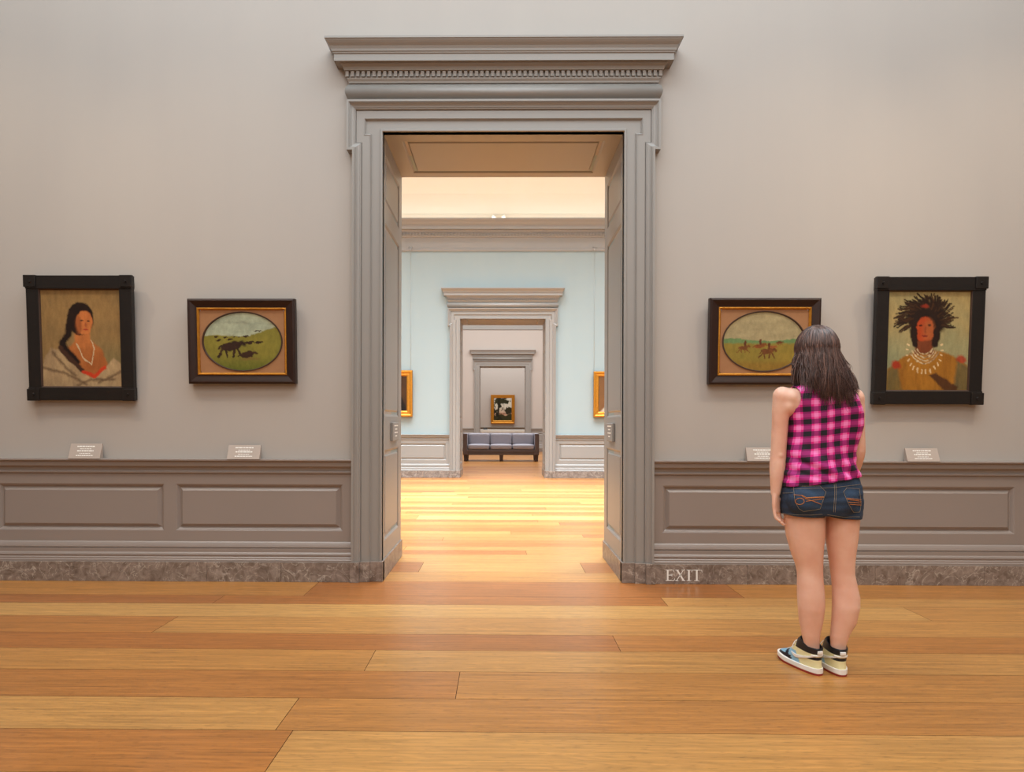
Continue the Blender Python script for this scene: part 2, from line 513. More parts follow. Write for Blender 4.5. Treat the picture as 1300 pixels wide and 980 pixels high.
# a doorway: architrave with ears, swelling frieze, dentil cornice, panelled reveals and soffit
def doorway(name, Yw, Yb, mat, thick_detail=True):
    root = tag(empty(name, (0, Yw, 0)), kind='structure')
    bm = bmesh.new()
    inner = [(-HW, .148), (-HW, HT), (HW, HT), (HW, .148)]
    A = [(0, -.03), (0, .030), (.003, .036), (.016, .036), (.019, .032), (.0195, .022), (.085, .022), (.085, 0)]
    moulding(bm, inner, A, Yw)
    xi, e, ze, zt = .983, .042, 3.345, 3.443
    step = [(-xi, .148), (-xi, ze), (-xi - e, ze), (-xi - e, zt), (xi + e, zt), (xi + e, ze), (xi, ze), (xi, .148)]
    B = [(0, 0), (0, .026), (.004, .030), (.008, .038), (.012, .040), (.014, .036), (.070, .036), (.0705, .030), (.074, .030), (.076, .044), (.082, .048), (.086, .048),
         (.087, .052), (.100, .056), (.112, .066), (.116, .074), (.121, .074), (.122, .080), (.137, .080), (.137, -.01)]
    moulding(bm, step, B, Yw)
    # fill between the two bands under the ears
    zfill = [(-xi - e, HT - .02), (-HW - .08, zt)]
    box(bm, -xi - e - .002, -HW - .05, Yw - .0215, Yw, ze - .01, zt + .004)
    box(bm, HW + .05, xi + e + .002, Yw - .0215, Yw, ze - .01, zt + .004)
    box(bm, -xi - .035, xi + .035, Yw - .0212, Yw, HT + .05, zt + .0042)
    for s in (-1, 1):
        box(bm, min(s * (xi - .03), s * (xi + e + .002)), max(s * (xi - .03), s * (xi + e + .002)), Yw - .0216, Yw + .002, ze - .012, zt + .006)
    link('architrave', bm, mat, root)
    # frieze
    bm = bmesh.new()
    z0, z1 = 3.582, 3.716
    pr = [(.03, z0)]
    for k in range(13):
        t = k / 12
        pr.append((.034 + .034 * math.sin(PI * t) ** .7, z0 + .003 + (z1 - z0 - .006) * t))
    pr.append((.03, z1))
    plan_sweep(bm, 1.150, .04, pr, Yw)
    fo = link('frieze', bm, mat, root)
    for p in fo.data.polygons: p.use_smooth = len(p.vertices) == 4 and abs(p.normal.z) < .95
    # cornice
    bm = bmesh.new()
    c = [(.036, 3.714), (.044, 3.716), (.046, 3.728), (.054, 3.742), (.056, 3.752), (.040, 3.754), (.040, 3.797), (.072, 3.799), (.074, 3.806), (.080, 3.822), (.095, 3.834),
         (.097, 3.842), (.128, 3.842), (.133, 3.838), (.133, 3.888), (.140, 3.891), (.141, 3.900), (.147, 3.902), (.150, 3.918), (.158, 3.936), (.172, 3.952), (.182, 3.966),
         (.185, 3.974), (.190, 3.976), (.190, 3.990)]
    plan_sweep(bm, 1.150, .04, c, Yw)
    link('cornice', bm, mat, root)
    bm = bmesh.new()
    n = 59
    X = 1.150 + .024
    for k in range(n):
        x = -X + (2 * X - .024) * k / (n - 1)
        box(bm, x, x + .024, Yw - .064, Yw - .039, 3.757, 3.796)
    link('dentil_course', bm, mat, root)
    # reveals
    yf, yb = Yw - .02, Yb
    rects = [(Yw + .085, Yb - .15, .285, .975), (Yw + .085, Yb - .15, 1.235, 2.715), (Yw + .085, Yb - .15, 2.86, 3.235)]
    for s in (-1, 1):
        bm = bmesh.new()
        panelled(bm, yf, yb, .148, HT, rects, lambda u, v, d, s=s: Vector((s * (HW - d), u, v)))
        link('jamb_panelling', bm, mat, root)
    bm = bmesh.new()
    panelled(bm, -HW, HW, yf, yb, [(-.785, .785, Yw + .15, Yb - .10)], lambda u, v, d: Vector((u, v, HT - d)))
    link('soffit_panelling', bm, mat, root)
    # marble plinths and jamb base
    for s in (-1, 1):
        bm = bmesh.new()
        def bx(a, b, y0, y1, h): box(bm, min(s * a, s * b), max(s * a, s * b), y0, y1, 0, h, .003)
        bx(HW - .012, .985, Yw - .048, Yw + .02, .150)
        bx(.984, 1.062, Yw - .062, Yw + .02, .149)
        bx(1.060, 1.128, Yw - .088, Yw + .02, .150)
        bx(HW - .012, HW + .05, Yw - .04, Yb + .01, .1485)
        link('plinth', bm, 'marble', root)
    return root
doorway('door_1', *YS[0], 'door_paint')
doorway('door_2', *YS[1], 'door_paint')
doorway('door_3', *YS[2], 'door_paint')

# panelled dado, cap, skirting and marble baseboard
def dado(tagname, Yw, panels, x0, x1, mat):
    # panel field (stands 2 cm off the wall)
    p = .022
    bm = bmesh.new()
    panelled(bm, x0, x1, .26, .87, [(a, b, .373, .722) for a, b in panels], lambda u, v, d: Vector((u, Yw - p - d, v)))
    tag(link('wall_dado_' + tagname, bm, mat), kind='structure')
    bm = bmesh.new()
    cap = [(0, .798), (p + .001, .800), (p + .012, .804), (p + .015, .808), (p + .015, .817), (p + .011, .822), (p + .003, .823), (p + .005, .842), (p + .010, .852), (p + .028, .856), (p + .030, .860), (p + .030, .888),
           (p + .032, .891), (p + .050, .898), (p + .054, .901), (p + .054, .910), (p + .052, .912), (0, .912)]
    prism_x(bm, x0, x1, cap, Yw)
    tag(link('trim_dado_cap_' + tagname, bm, mat), kind='structure')
    bm = bmesh.new()
    sk = [(0, .292), (p + .003, .292), (p + .010, .284), (p + .016, .270), (p + .020, .256), (p + .020, .250), (p + .013, .248), (p + .013, .244), (p + .024, .243), (p + .024, .215), (p + .030, .208),
          (p + .034, .196), (p + .030, .192), (p + .030, .182), (p + .035, .176), (p + .035, .166), (p + .040, .160), (p + .040, .142), (0, .142)]
    prism_x(bm, x0, x1, sk, Yw)
    tag(link('trim_skirting_' + tagname, bm, mat), kind='structure')
    bm = bmesh.new()
    rnd = random.Random(3)
    x = x0
    step = 1 if x1 > x0 else -1
    xs = [x0]
    while xs[-1] + .9 < x1:
        xs.append(xs[-1] + rnd.uniform(.5, 1.3))
    xs[-1] = x1 if x1 - xs[-1] < .3 else xs[-1]
    if xs[-1] != x1: xs.append(x1)
    for a, b in zip(xs, xs[1:]):
        box(bm, a + .0008, b - .0008, Yw - .072, Yw, 0, .146, .002)
    tag(link('baseboard_' + tagname, bm, 'marble'), kind='structure')

pw, gap = 1.255, .09
e0 = 1.195
def runs(s):
    out = []
    a = e0
    while a < X_SIDE:
        b = min(a + pw, X_SIDE - .06)
        if b - a > .3: out.append((a, b) if s > 0 else (-b, -a))
        a = b + gap
    return sorted(out)
dado('left', 5.20, runs(-1), -X_SIDE, -1.118, 'dado')
dado('right', 5.20, runs(1), 1.118, X_SIDE, 'dado')
dado('blue_room_left', 14.68, runs(-1), -X_SIDE, -1.118, 'door_paint')
dado('blue_room_right', 14.68, runs(1), 1.118, X_SIDE, 'door_paint')
dado('third_room_left', 27.3, runs(-1), -X_SIDE, -1.118, 'door_paint')
dado('third_room_right', 27.3, runs(1), 1.118, X_SIDE, 'door_paint')
dado('end_room', Y_END, [(-3.2, -1.9), (-1.8, -.05), (.05, 1.8), (1.9, 3.2)], -X_SIDE, X_SIDE, 'door_paint')
# ------------------------------------------------------------------ pictures
class Painter:
    """a small easel: colours laid on a grid with soft-edged shapes; u 0..1 right, v 0..1 down"""
    def __init__(s, nx, ny, aspect, seed=1):
        s.nx, s.ny, s.asp = nx, ny, aspect
        s.u, s.v = np.meshgrid(np.linspace(0, 1, nx), np.linspace(0, 1, ny))
        s.rng = np.random.RandomState(seed)
        s.img = np.zeros((ny, nx, 3))
    def noise(s, fx, fy, octv=3):
        out = np.zeros_like(s.u); amp = 1; tot = 0
        for o in range(octv):
            g = s.rng.rand(int(fy * 2 ** o) + 3, int(fx * 2 ** o) + 3)
            X = s.u * fx * 2 ** o; Y = s.v * fy * 2 ** o
            xi, yi = X.astype(int), Y.astype(int)
            tx, ty = X - xi, Y - yi
            tx, ty = tx * tx * (3 - 2 * tx), ty * ty * (3 - 2 * ty)
            out += amp * ((g[yi, xi] * (1 - tx) + g[yi, xi + 1] * tx) * (1 - ty) + (g[yi + 1, xi] * (1 - tx) + g[yi + 1, xi + 1] * tx) * ty)
            tot += amp; amp *= .55
        return out / tot
    def c(s, col): return np.array([lin(x) for x in col])
    def fill(s, c1, c2, mask=None, w=None):
        w = s.noise(4, 4) if w is None else w
        col = s.c(c1) * (1 - w[..., None]) + s.c(c2) * w[..., None]
        if mask is None: s.img = col
        else: s.img = s.img * (1 - mask[..., None]) + col * mask[..., None]
    def ell(s, cx, cy, rx, ry, rot=0, soft=.12, wob=0):
        dx, dy = (s.u - cx), (s.v - cy) / s.asp
        ry = ry / s.asp
        ca, sa = math.cos(rot), math.sin(rot)
        a, b = dx * ca + dy * sa, -dx * sa + dy * ca
        d = np.sqrt((a / rx) ** 2 + (b / ry) ** 2)
        if wob: d = d + wob * (s.noise(14, 14, 2) - .5)
        return np.clip((1 - d) / soft + .5, 0, 1)
    def poly(s, pts, soft=.008):
        """soft mask of a polygon by signed distance"""
        P = np.array(pts, float)
        inside = np.zeros(s.u.shape, bool)
        dist = np.full(s.u.shape, 9.0)
        n = len(P)
        for i in range(n):
            x0, y0 = P[i]; x1, y1 = P[(i + 1) % n]
            cond = (y0 > s.v) != (y1 > s.v)
            with np.errstate(divide='ignore', invalid='ignore'):
                xx = (x1 - x0) * (s.v - y0) / (y1 - y0 + 1e-12) + x0
            inside ^= cond & (s.u < xx)
            ex, ey = x1 - x0, y1 - y0
            t = np.clip(((s.u - x0) * ex + (s.v - y0) * ey) / (ex * ex + ey * ey + 1e-12), 0, 1)
            dist = np.minimum(dist, np.hypot(s.u - x0 - t * ex, s.v - y0 - t * ey))
        sd = np.where(inside, dist, -dist)
        return np.clip(sd / soft + .5, 0, 1)
    def line(s, pts, w, soft=.6):
        dist = np.full(s.u.shape, 9.0)
        for (x0, y0), (x1, y1) in zip(pts, pts[1:]):
            ex, ey = x1 - x0, y1 - y0
            t = np.clip(((s.u - x0) * ex + (s.v - y0) * ey) / (ex * ex + ey * ey + 1e-12), 0, 1)
            dist = np.minimum(dist, np.hypot(s.u - x0 - t * ex, (s.v - y0 - t * ey) / s.asp))
        return np.clip((w - dist) / (w * soft) + .5, 0, 1)

def brush(p, amp=.012, f=22, seed=4):
    """drag the paint about so that edges look brushed"""
    p.rng = np.random.RandomState(seed)
    du = (p.noise(f, f, 3) - .5) * amp * 2
    dv = (p.noise(f, f, 3) - .5) * amp * 2
    ii = np.clip(np.rint((p.u + du) * (p.nx - 1)).astype(int), 0, p.nx - 1)
    jj = np.clip(np.rint((p.v + dv) * (p.ny - 1)).astype(int), 0, p.ny - 1)
    p.img = p.img[jj, ii] * (.80 + .40 * p.noise(30, 12, 3))[..., None]
    return p

def paint_shawl_sitter():
    """stand-in: a dark haired sitter in a pale shawl, tan ground"""
    p = Painter(150, 180, .82, 3)
    p.fill((146, 112, 66), (122, 98, 62))
    p.fill((112, 104, 66), (130, 112, 72), np.clip((p.v - .45) * 2.4, 0, 1) * np.clip((p.u - .45) * 3, 0, 1))
    # shoulders, chest
    p.fill((176, 106, 54), (140, 76, 36), p.poly([(.30, .62), (.44, .52), (.62, .52), (.76, .62), (.84, .8), (.8, 1), (.25, 1), (.22, .8)], .03))
    p.fill((160, 92, 46), (190, 114, 60), p.poly([(.42, .40), (.60, .40), (.62, .6), (.42, .6)], .03))
    # long hair
    p.fill((40, 22, 14), (22, 12, 10), p.ell(.50, .30, .165, .17, 0, .1))
    p.fill((36, 22, 14), (22, 12, 10), p.line([(.36, .32), (.34, .46), (.26, .55), (.32, .64), (.44, .74)], .042))
    # face, plain
    p.fill((196, 118, 62), (176, 98, 50), p.ell(.545, .34, .105, .125, .1, .14))
    p.fill((142, 74, 38), (120, 62, 32), p.ell(.47, .37, .04, .09, 0, .6) * .7)
    for x in (.515, .60):
        p.fill((50, 26, 18), (40, 22, 16), p.ell(x, .325, .022, .008, 0, .5) * .85)
    p.fill((140, 66, 40), (140, 66, 40), p.ell(.565, .365, .012, .025, 0, .8) * .6)
    p.fill((150, 52, 36), (150, 52, 36), p.ell(.56, .405, .03, .008, 0, .6))
    # pale shawl
    p.fill((178, 150, 108), (132, 106, 78), p.poly([(0, 1), (.02, .72), (.12, .60), (.22, .62), (.50, .84), (.6, .9), (.72, .86), (.9, .70), (.99, .76), (1, 1)], .02), p.noise(7, 5))
    for pts in ([(.02, .80), (.3, .86), (.55, .97)], [(.14, .64), (.3, .8), (.42, .88)], [(.45, .98), (.6, .92), (.9, .92)], [(.7, .95), (.98, .84)]):
        p.fill((84, 62, 44), (96, 72, 50), p.line(pts, .016, 1.6) * .75)
    p.fill((58, 36, 26), (70, 44, 30), p.line([(.24, .60), (.34, .70), (.5, .82)], .03))
    p.fill((196, 62, 30), (170, 50, 28), p.line([(.52, .84), (.66, .89), (.78, .79)], .022))
    p.fill((200, 176, 140), (180, 150, 110), p.line([(.44, .55), (.52, .7), (.62, .77), (.66, .6), (.62, .52)], .007))
    return p

def paint_fur_hat_sitter():
    """stand-in: a sitter in a big dark fur hat, ochre coat and cream collar"""
    p = Painter(150, 180, .83, 8)
    p.fill((176, 146, 90), (140, 132, 92))
    p.fill((128, 138, 104), (120, 132, 104), np.clip((p.v - .3) * 2, 0, 1) * (1 - np.clip((p.v - .7) * 4, 0, 1)) * .8)
    # coat
    p.fill((168, 112, 36), (126, 80, 26), p.poly([(0, 1), (.02, .78), (.2, .66), (.36, .60), (.66, .60), (.84, .66), (.98, .74), (1, 1)], .02), p.noise(16, 3))
    p.fill((70, 78, 56), (112, 92, 44), p.poly([(0, 1), (.01, .8), (.13, .70), (.2, 1)], .04) * .8, p.noise(20, 3))
    p.fill((64, 74, 60), (96, 88, 50), p.poly([(.82, 1), (.86, .68), (.99, .76), (1, 1)], .04) * .8, p.noise(20, 3))
    p.fill((168, 54, 28), (140, 48, 26), p.ell(.12, .74, .06, .04, .4, .6) + p.ell(.91, .68, .06, .035, .3, .6) * .9)
    p.fill((84, 50, 24), (64, 40, 22), p.poly([(.52, .84), (.6, .82), (.88, .96), (.86, 1), (.72, 1)], .02))
    # fur hat: short strokes round a dark crown
    p.fill((44, 26, 16), (26, 16, 12), p.ell(.46, .27, .24, .19, 0, .25, .3))
    rr = random.Random(4)
    for k in range(230):
        t = rr.uniform(-.15 * PI, 1.15 * PI)
        r0 = rr.uniform(.12, .26); r1 = r0 + rr.uniform(.04, .09)
        x0, y0 = .46 + r0 * 1.12 * math.cos(t), .28 - r0 * .82 * math.sin(t)
        x1, y1 = .46 + r1 * 1.15 * math.cos(t + .12), .285 - r1 * .80 * math.sin(t + .12)
        c1 = (30, 18, 12) if rr.random() < .6 else (74, 46, 24)
        p.fill(c1, (40, 24, 14), p.line([(x0, y0), (x1, y1)], .008, 1.2))
    p.fill((40, 24, 16), (26, 16, 12), p.poly([(.28, .3), (.65, .3), (.64, .48), (.6, .55), (.33, .55), (.28, .46)], .02))
    p.fill((150, 46, 26), (120, 40, 24), p.ell(.45, .15, .05, .018, 0, .9, .8) * .8)
    # face, plain
    p.fill((178, 70, 30), (150, 56, 28), p.ell(.455, .395, .108, .135, 0, .16))
    p.fill((160, 94, 50), (140, 76, 40), p.ell(.5, .40, .075, .11, 0, .7) * .7)
    for x in (.40, .51):
        p.fill((36, 18, 12), (36, 18, 12), p.ell(x, .345, .024, .009, 0, .5) * .85)
    p.fill((110, 48, 26), (110, 48, 26), p.ell(.455, .385, .016, .035, 0, .9) * .6)
    p.fill((110, 34, 24), (110, 34, 24), p.ell(.455, .445, .035, .009, 0, .6))
    p.fill((126, 62, 32), (96, 50, 28), p.poly([(.36, .5), (.55, .5), (.58, .64), (.33, .64)], .02))
    p.fill((40, 24, 16), (26, 16, 12), p.line([(.33, .4), (.34, .54)], .03) + p.line([(.585, .4), (.58, .54)], .03))
    # cream collar in rows
    for k in range(4):
        a = np.linspace(.15 * PI, .85 * PI, 12)
        r = .10 + .027 * k
        p.fill((214, 190, 146), (120, 84, 48), p.line([(.46 + r * 1.05 * math.cos(t), .53 + r * 1.05 * math.sin(t)) for t in a], .0085), p.noise(50, 50, 1))
    a = np.linspace(-.1 * PI, 1.1 * PI, 16)
    for t in a:
        x, y = .46 + .20 * math.cos(t), .60 + .19 * math.sin(t)
        p.fill((220, 196, 150), (190, 150, 100), p.line([(x, y), (x + .02 * math.cos(t), y + .035 * math.sin(t))], .009))
    return p

def animal(p, x, y, s, col, col2, legs=True, lean=0):
    """a plain four-legged beast as a few dabs"""
    m = p.ell(x, y, .052 * s, .034 * s, lean, .25, .35)
    m = np.maximum(m, p.ell(x + .03 * s, y - .012 * s, .032 * s, .034 * s, lean, .3, .3))
    m = np.maximum(m, p.line([(x + .04 * s, y - .01 * s), (x + .068 * s, y - .03 * s), (x + .082 * s, y - .018 * s)], .013 * s, 1))
    m = np.maximum(m, p.line([(x - .05 * s, y - .01 * s), (x - .068 * s, y + .02 * s)], .005 * s))
    if legs:
        for d, e in ((-.042, -.03), (-.026, .01), (.026, -.006), (.04, .035)):
            m = np.maximum(m, p.line([(x + d * s, y + .015 * s), (x + (d + e * .4) * s, y + .05 * s), (x + (d + e) * s, y + .08 * s)], .0065 * s))
    p.fill(col, col2, np.clip(m, 0, 1), p.noise(20, 20, 2))

def paint_cattle_plain():
    """stand-in: dark cattle scattered over a rolling green plain"""
    p = Painter(170, 130, 1.25, 5)
    w = p.noise(3, 9)
    p.fill((176, 180, 150), (130, 136, 116), None, w)
    p.fill((104, 104, 88), (130, 130, 112), np.clip(1 - abs(p.v - .17 - .05 * (p.u - .5)) / .05, 0, 1) * np.clip(p.noise(4, 10) * 2 - .7, 0, 1))
    hill = np.clip((p.v - (.39 - .17 * np.clip((p.u - .55) / .45, 0, 1) ** 1.1 - .01 * np.sin(p.u * 9))) / .02, 0, 1)
    p.fill((136, 124, 50), (106, 100, 40), hill)
    p.fill((66, 80, 28), (90, 96, 32), np.clip((p.v - .72) / .25, 0, 1) * .8)
    for x, y, s in ((.16, .43, .35), (.19, .48, .4), (.27, .43, .4), (.33, .46, .5), (.39, .42, .25), (.44, .42, .25), (.53, .41, .5), (.67, .33, .35), (.71, .32, .35), (.70, .52, .7), (.58, .52, .8)):
        animal(p, x, y, s, (40, 24, 16), (58, 36, 24), False)
    animal(p, .34, .59, 2.2, (36, 22, 16), (60, 38, 26), True, -.15)
    animal(p, .55, .73, 1.5, (46, 28, 18), (66, 42, 26), False, .2)
    p.fill((126, 92, 52), (110, 84, 46), p.ell(.6, .80, .12, .02, 0, .8) * .6)
    return p

def paint_riders_plain():
    """stand-in: a few chestnut horses running under a hazy tan sky"""
    p = Painter(170, 130, 1.25, 9)
    p.fill((176, 160, 118), (140, 126, 92), None, p.noise(2.5, 10))
    hill = np.clip((p.v - (.465 - .02 * np.sin(p.u * 7 + 1))) / .012, 0, 1)
    p.fill((92, 122, 76), (110, 130, 80), hill)
    p.fill((146, 120, 50), (122, 108, 44), np.clip((p.v - .51) / .04, 0, 1))
    p.fill((124, 88, 32), (140, 104, 40), np.clip((p.v - .8) / .1, 0, 1) * .7)
    animal(p, .25, .61, .95, (120, 72, 34), (96, 56, 28))
    animal(p, .44, .58, 1.1, (134, 76, 34), (104, 58, 28), False)
    animal(p, .54, .67, 1.35, (84, 50, 26), (112, 66, 32))
    animal(p, .60, .60, .7, (150, 88, 44), (110, 60, 30), False)
    animal(p, .69, .52, .6, (130, 76, 36), (90, 54, 28))
    for x, y in ((.27, .53), (.46, .5), (.57, .57)):
        p.fill((96, 50, 28), (70, 38, 22), p.ell(x, y, .016, .05, 0, .4))
    return p

def paint_grove():
    """stand-in: a tall dark tree over a pale evening sky"""
    p = Painter(90, 110, .82, 12)
    p.fill((214, 206, 190), (190, 176, 150))
    p.fill((206, 160, 130), (190, 150, 120), np.clip((p.v - .45) * 4, 0, 1))
    p.fill((44, 42, 20), (62, 56, 26), np.clip((p.v - .72 - .05 * np.sin(p.u * 12)) / .04, 0, 1))
    p.fill((40, 38, 20), (30, 28, 16), np.clip((p.noise(6, 8) - .42) * 8, 0, 1) * np.clip((.42 - abs(p.u - .2)) * 5, 0, 1))
    p.fill((38, 36, 18), (50, 48, 24), p.ell(.42, .14, .44, .14, 0, .2, 1.0))
    p.fill((34, 30, 16), (30, 26, 14), p.line([(.28, .1), (.26, .5), (.22, .8)], .05))
    p.fill((50, 44, 24), (38, 34, 20), p.ell(.82, .56, .2, .17, 0, .2, .8))
    for x in (.35, .45, .55, .62):
        p.fill((120, 50, 36), (150, 120, 90), p.ell(x, .70, .03, .05, 0, .4))
    return p

def paint_dark_sitter(right=False):
    p = Painter(70, 90, .8, 14 if right else 15)
    if right:
        p.fill((120, 82, 48), (98, 66, 38))
        p.fill((190, 180, 160), (150, 130, 110), p.poly([(.05, 1), (.25, .82), (.6, .7), (.9, .8), (1, 1)], .04))
        p.fill((170, 120, 90), (150, 100, 76), p.ell(.55, .42, .15, .17))
        p.fill((50, 32, 22), (40, 26, 18), p.ell(.55, .30, .17, .11))
    else:
        p.fill((70, 44, 22), (54, 34, 18))
        p.fill((16, 12, 10), (26, 18, 14), p.poly([(.1, 1), (.2, .7), (.5, .58), (.82, .62), (.96, .85), (.98, 1)], .04))
        p.fill((170, 120, 88), (150, 100, 70), p.ell(.5, .42, .15, .17))
    return p

def canvas_mesh(name, p, w, h, parent, y=0, oval=False, tilt=None):
    """picture in the local x-z plane of its frame, facing -y"""
    bm = bmesh.new()
    if oval:
        sq = lambda u, v: (u, v)
        pts = []
        n, m = p.nx, p.ny
        vr = []
        for j in range(m):
            r = []
            for i in range(n):
                # map the square grid onto the ellipse
                a, b = 2 * i / (n - 1) - 1, 2 * j / (m - 1) - 1
                ea, eb = a * math.sqrt(1 - b * b / 2), b * math.sqrt(1 - a * a / 2)
                r.append(bm.verts.new((ea * w / 2, y, -eb * h / 2)))
            vr.append(r)
    else:
        n, m = p.nx, p.ny
        vr = [[bm.verts.new(((i / (n - 1) - .5) * w, y, (.5 - j / (m - 1)) * h)) for i in range(n)] for j in range(m)]
    for j in range(m - 1):
        for i in range(n - 1):
            bm.faces.new((vr[j][i], vr[j + 1][i], vr[j + 1][i + 1], vr[j][i + 1]))
    me = bpy.data.meshes.new(name)
    bm.to_mesh(me); bm.free()
    at = me.color_attributes.new('picture', 'FLOAT_COLOR', 'POINT')
    img = p.img
    if oval:
        A, B = np.meshgrid(np.linspace(-1, 1, n), np.linspace(-1, 1, m))
        ea, eb = A * np.sqrt(1 - B * B / 2), B * np.sqrt(1 - A * A / 2)
        ii = np.clip(np.rint((ea + 1) / 2 * (n - 1)).astype(int), 0, n - 1)
        jj = np.clip(np.rint((eb + 1) / 2 * (m - 1)).astype(int), 0, m - 1)
        img = img[jj, ii]
    col = np.concatenate([img, np.ones(img.shape[:2] + (1,))], -1).astype(np.float32).reshape(-1)
    at.data.foreach_set('color', col)
    o = bpy.data.objects.new(name, me)
    COL.objects.link(o)
    me.materials.append(M['canvas'])
    o.parent = parent
    return o

def rect_ring(bm, w, h, prof):
    """moulded rectangular frame: prof [(inset from outer edge, y)] in the local frame"""
    rows = []
    for ins, y in prof:
        a, b = w / 2 - ins, h / 2 - ins
        rows.append([Vector((-a, y, -b)), Vector((a, y, -b)), Vector((a, y, b)), Vector((-a, y, b))])
    strip_grid(bm, rows, close_u=True)

def hang(name, cx_px, cy_px, lean, yaw, ydist, label, group=None):
    c = W(cx_px, cy_px, ydist)
    rot = Matrix.Rotation(yaw, 4, 'Z') @ Matrix.Rotation(lean, 4, 'X')
    root = empty(name, c, rot)
    return tag(root, label, 'painting', group)

def lk(name, bm, mat, root, smooth=False):
    o = link(name, bm, mat, None, smooth)
    o.parent = root
    return o

LEAN = math.radians(3.2)
def bar_frame_picture(cx, cy, w, h, p, label):
    """black frame of four bars with square corner blocks and pegs"""
    root = hang('portrait_painting', cx, cy, LEAN, 0, 5.135, label)
    b = .098
    for s in (-1, 1):
        bm = bmesh.new(); box(bm, -w / 2 + .004, w / 2 - .004, -.022, .030, min(s * h / 2, s * (h / 2 - b)), max(s * h / 2, s * (h / 2 - b)), .004)
        lk('frame_rail', bm, 'black_frame', root)
        bm = bmesh.new(); box(bm, min(s * (w / 2 - .006), s * (w / 2 - b)), max(s * (w / 2 - .006), s * (w / 2 - b)), -.017, .028, -h / 2 + b - .002, h / 2 - b + .002, .004)
        lk('frame_stile', bm, 'black_frame', root)
        for t in (-1, 1):
            bm = bmesh.new()
            box(bm, min(s * (w / 2 + .004), s * (w / 2 - b + .01)), max(s * (w / 2 + .004), s * (w / 2 - b + .01)), -.030, .0, min(t * (h / 2 + .003), t * (h / 2 - b + .012)), max(t * (h / 2 + .003), t * (h / 2 - b + .012)), .005)
            r = bmesh.ops.create_cone(bm, cap_ends=True, segments=12, radius1=.011, radius2=.008, depth=.008,
                                      matrix=Matrix.Translation((s * (w / 2 - .045), -.033, t * (h / 2 - .045))) @ Matrix.Rotation(PI / 2, 4, 'X'))
            lk('corner_block', bm, 'black_frame', root)
    bm = bmesh.new()
    rect_ring(bm, w - 2 * b + .006, h - 2 * b + .006, [(0, -.014), (.006, -.010), (.012, .002)])
    lk('inner_slip', bm, 'oval_ring', root)
    canvas_mesh('canvas', p, w - 2 * b, h - 2 * b, root, .0)
    return root

def oval_picture(cx, cy, w, h, p, label):
    root = hang('landscape_painting', cx, cy, LEAN, 0, 5.14, label)
    b = .066
    bm = bmesh.new()
    rect_ring(bm, w, h, [(0, .035), (0, -.016), (.004, -.02), (.014, -.024), (.022, -.022), (.050, -.012), (.062, -.009), (b, -.009), (b, .01)])
    lk('frame', bm, 'brown_frame', root)
    bm = bmesh.new()
    rect_ring(bm, w - 2 * b + .002, h - 2 * b + .002, [(0, -.008), (.003, -.013), (.009, -.014), (.013, -.009), (.018, -.003), (.018, .008)])
    lk('gilt_slip', bm, 'gold', root)
    # mat with an oval opening
    W2, H2 = w / 2 - b - .015, h / 2 - b - .015
    ox, oy = W2 - .016, H2 - .012
    bm = bmesh.new()
    n = 96
    outer, inner = [], []
    for k in range(n):
        t = 2 * PI * k / n
        c, s = math.cos(t), math.sin(t)
        m = max(abs(c) / W2, abs(s) / H2)
        outer.append(Vector((c / m, .002, s / m)))
        inner.append(Vector((ox * c, .002, oy * s)))
    strip_grid(bm, [outer, inner], close_u=True)
    lk('spandrel_mat', bm, 'mat_board', root)
    bm = bmesh.new()
    rows = []
    for r, y in ((1.0, .002), (.998, -.004), (.975, -.004), (.965, .001), (.955, .006)):
        rows.append([Vector((ox * r * math.cos(2 * PI * k / n), y, oy * r * math.sin(2 * PI * k / n))) for k in range(n)])
    strip_grid(bm, rows, close_u=True)
    lk('oval_ring', bm, 'oval_ring', root)
    canvas_mesh('canvas', p, 2 * ox * .97, 2 * oy * .97, root, .005, oval=True)
    return root

bar_frame_picture(103, 429.5, .800, .925, brush(paint_shawl_sitter()), 'black-framed portrait of a dark-haired sitter in a pale shawl, far left of the wall')
bar_frame_picture(1178.5, 433, .802, .93, brush(paint_fur_hat_sitter()), 'black-framed portrait of a sitter in a dark feathery headdress and ochre coat')
oval_picture(307.5, 433.5, .798, .63, brush(paint_cattle_plain(), .016), 'brown-framed oval landscape with dark beasts on a green plain')
oval_picture(970, 433.5, .812, .635, brush(paint_riders_plain(), .016), 'brown-framed oval landscape of running horses, half hidden by the visitor')

def gilt_picture(name, cx, cy, Y, w, h, b, p, label, group=None, lean=math.radians(2)):
    root = hang(name, cx, cy, lean, 0, Y, label, group)
    bm = bmesh.new()
    rect_ring(bm, w, h, [(0, .05), (0, -.01), (.006, -.025), (b * .25, -.03), (b * .4, -.018), (b * .6, -.012), (b * .75, -.016), (b * .85, -.012), (b, .004)])
    lk('frame', bm, 'gold', root)
    canvas_mesh('canvas', p, w - 2 * b + .004, h - 2 * b + .004, root, .004)
    return root
gilt_picture('portrait_painting', 499, 499.5, 14.60, .82, .98, .125, paint_dark_sitter(), 'gold-framed dark portrait on the blue wall, left of the second doorway')
gilt_picture('portrait_painting', 779, 500.5, 14.60, .84, .96, .11, paint_dark_sitter(True), 'gold-framed portrait on the blue wall, right of the second doorway')
gilt_picture('landscape_painting', 638.3, 519.5, Y_END - .09, 1.14, 1.37, .15, paint_grove(), 'gold-framed landscape with trees on the end wall, above the sofa')

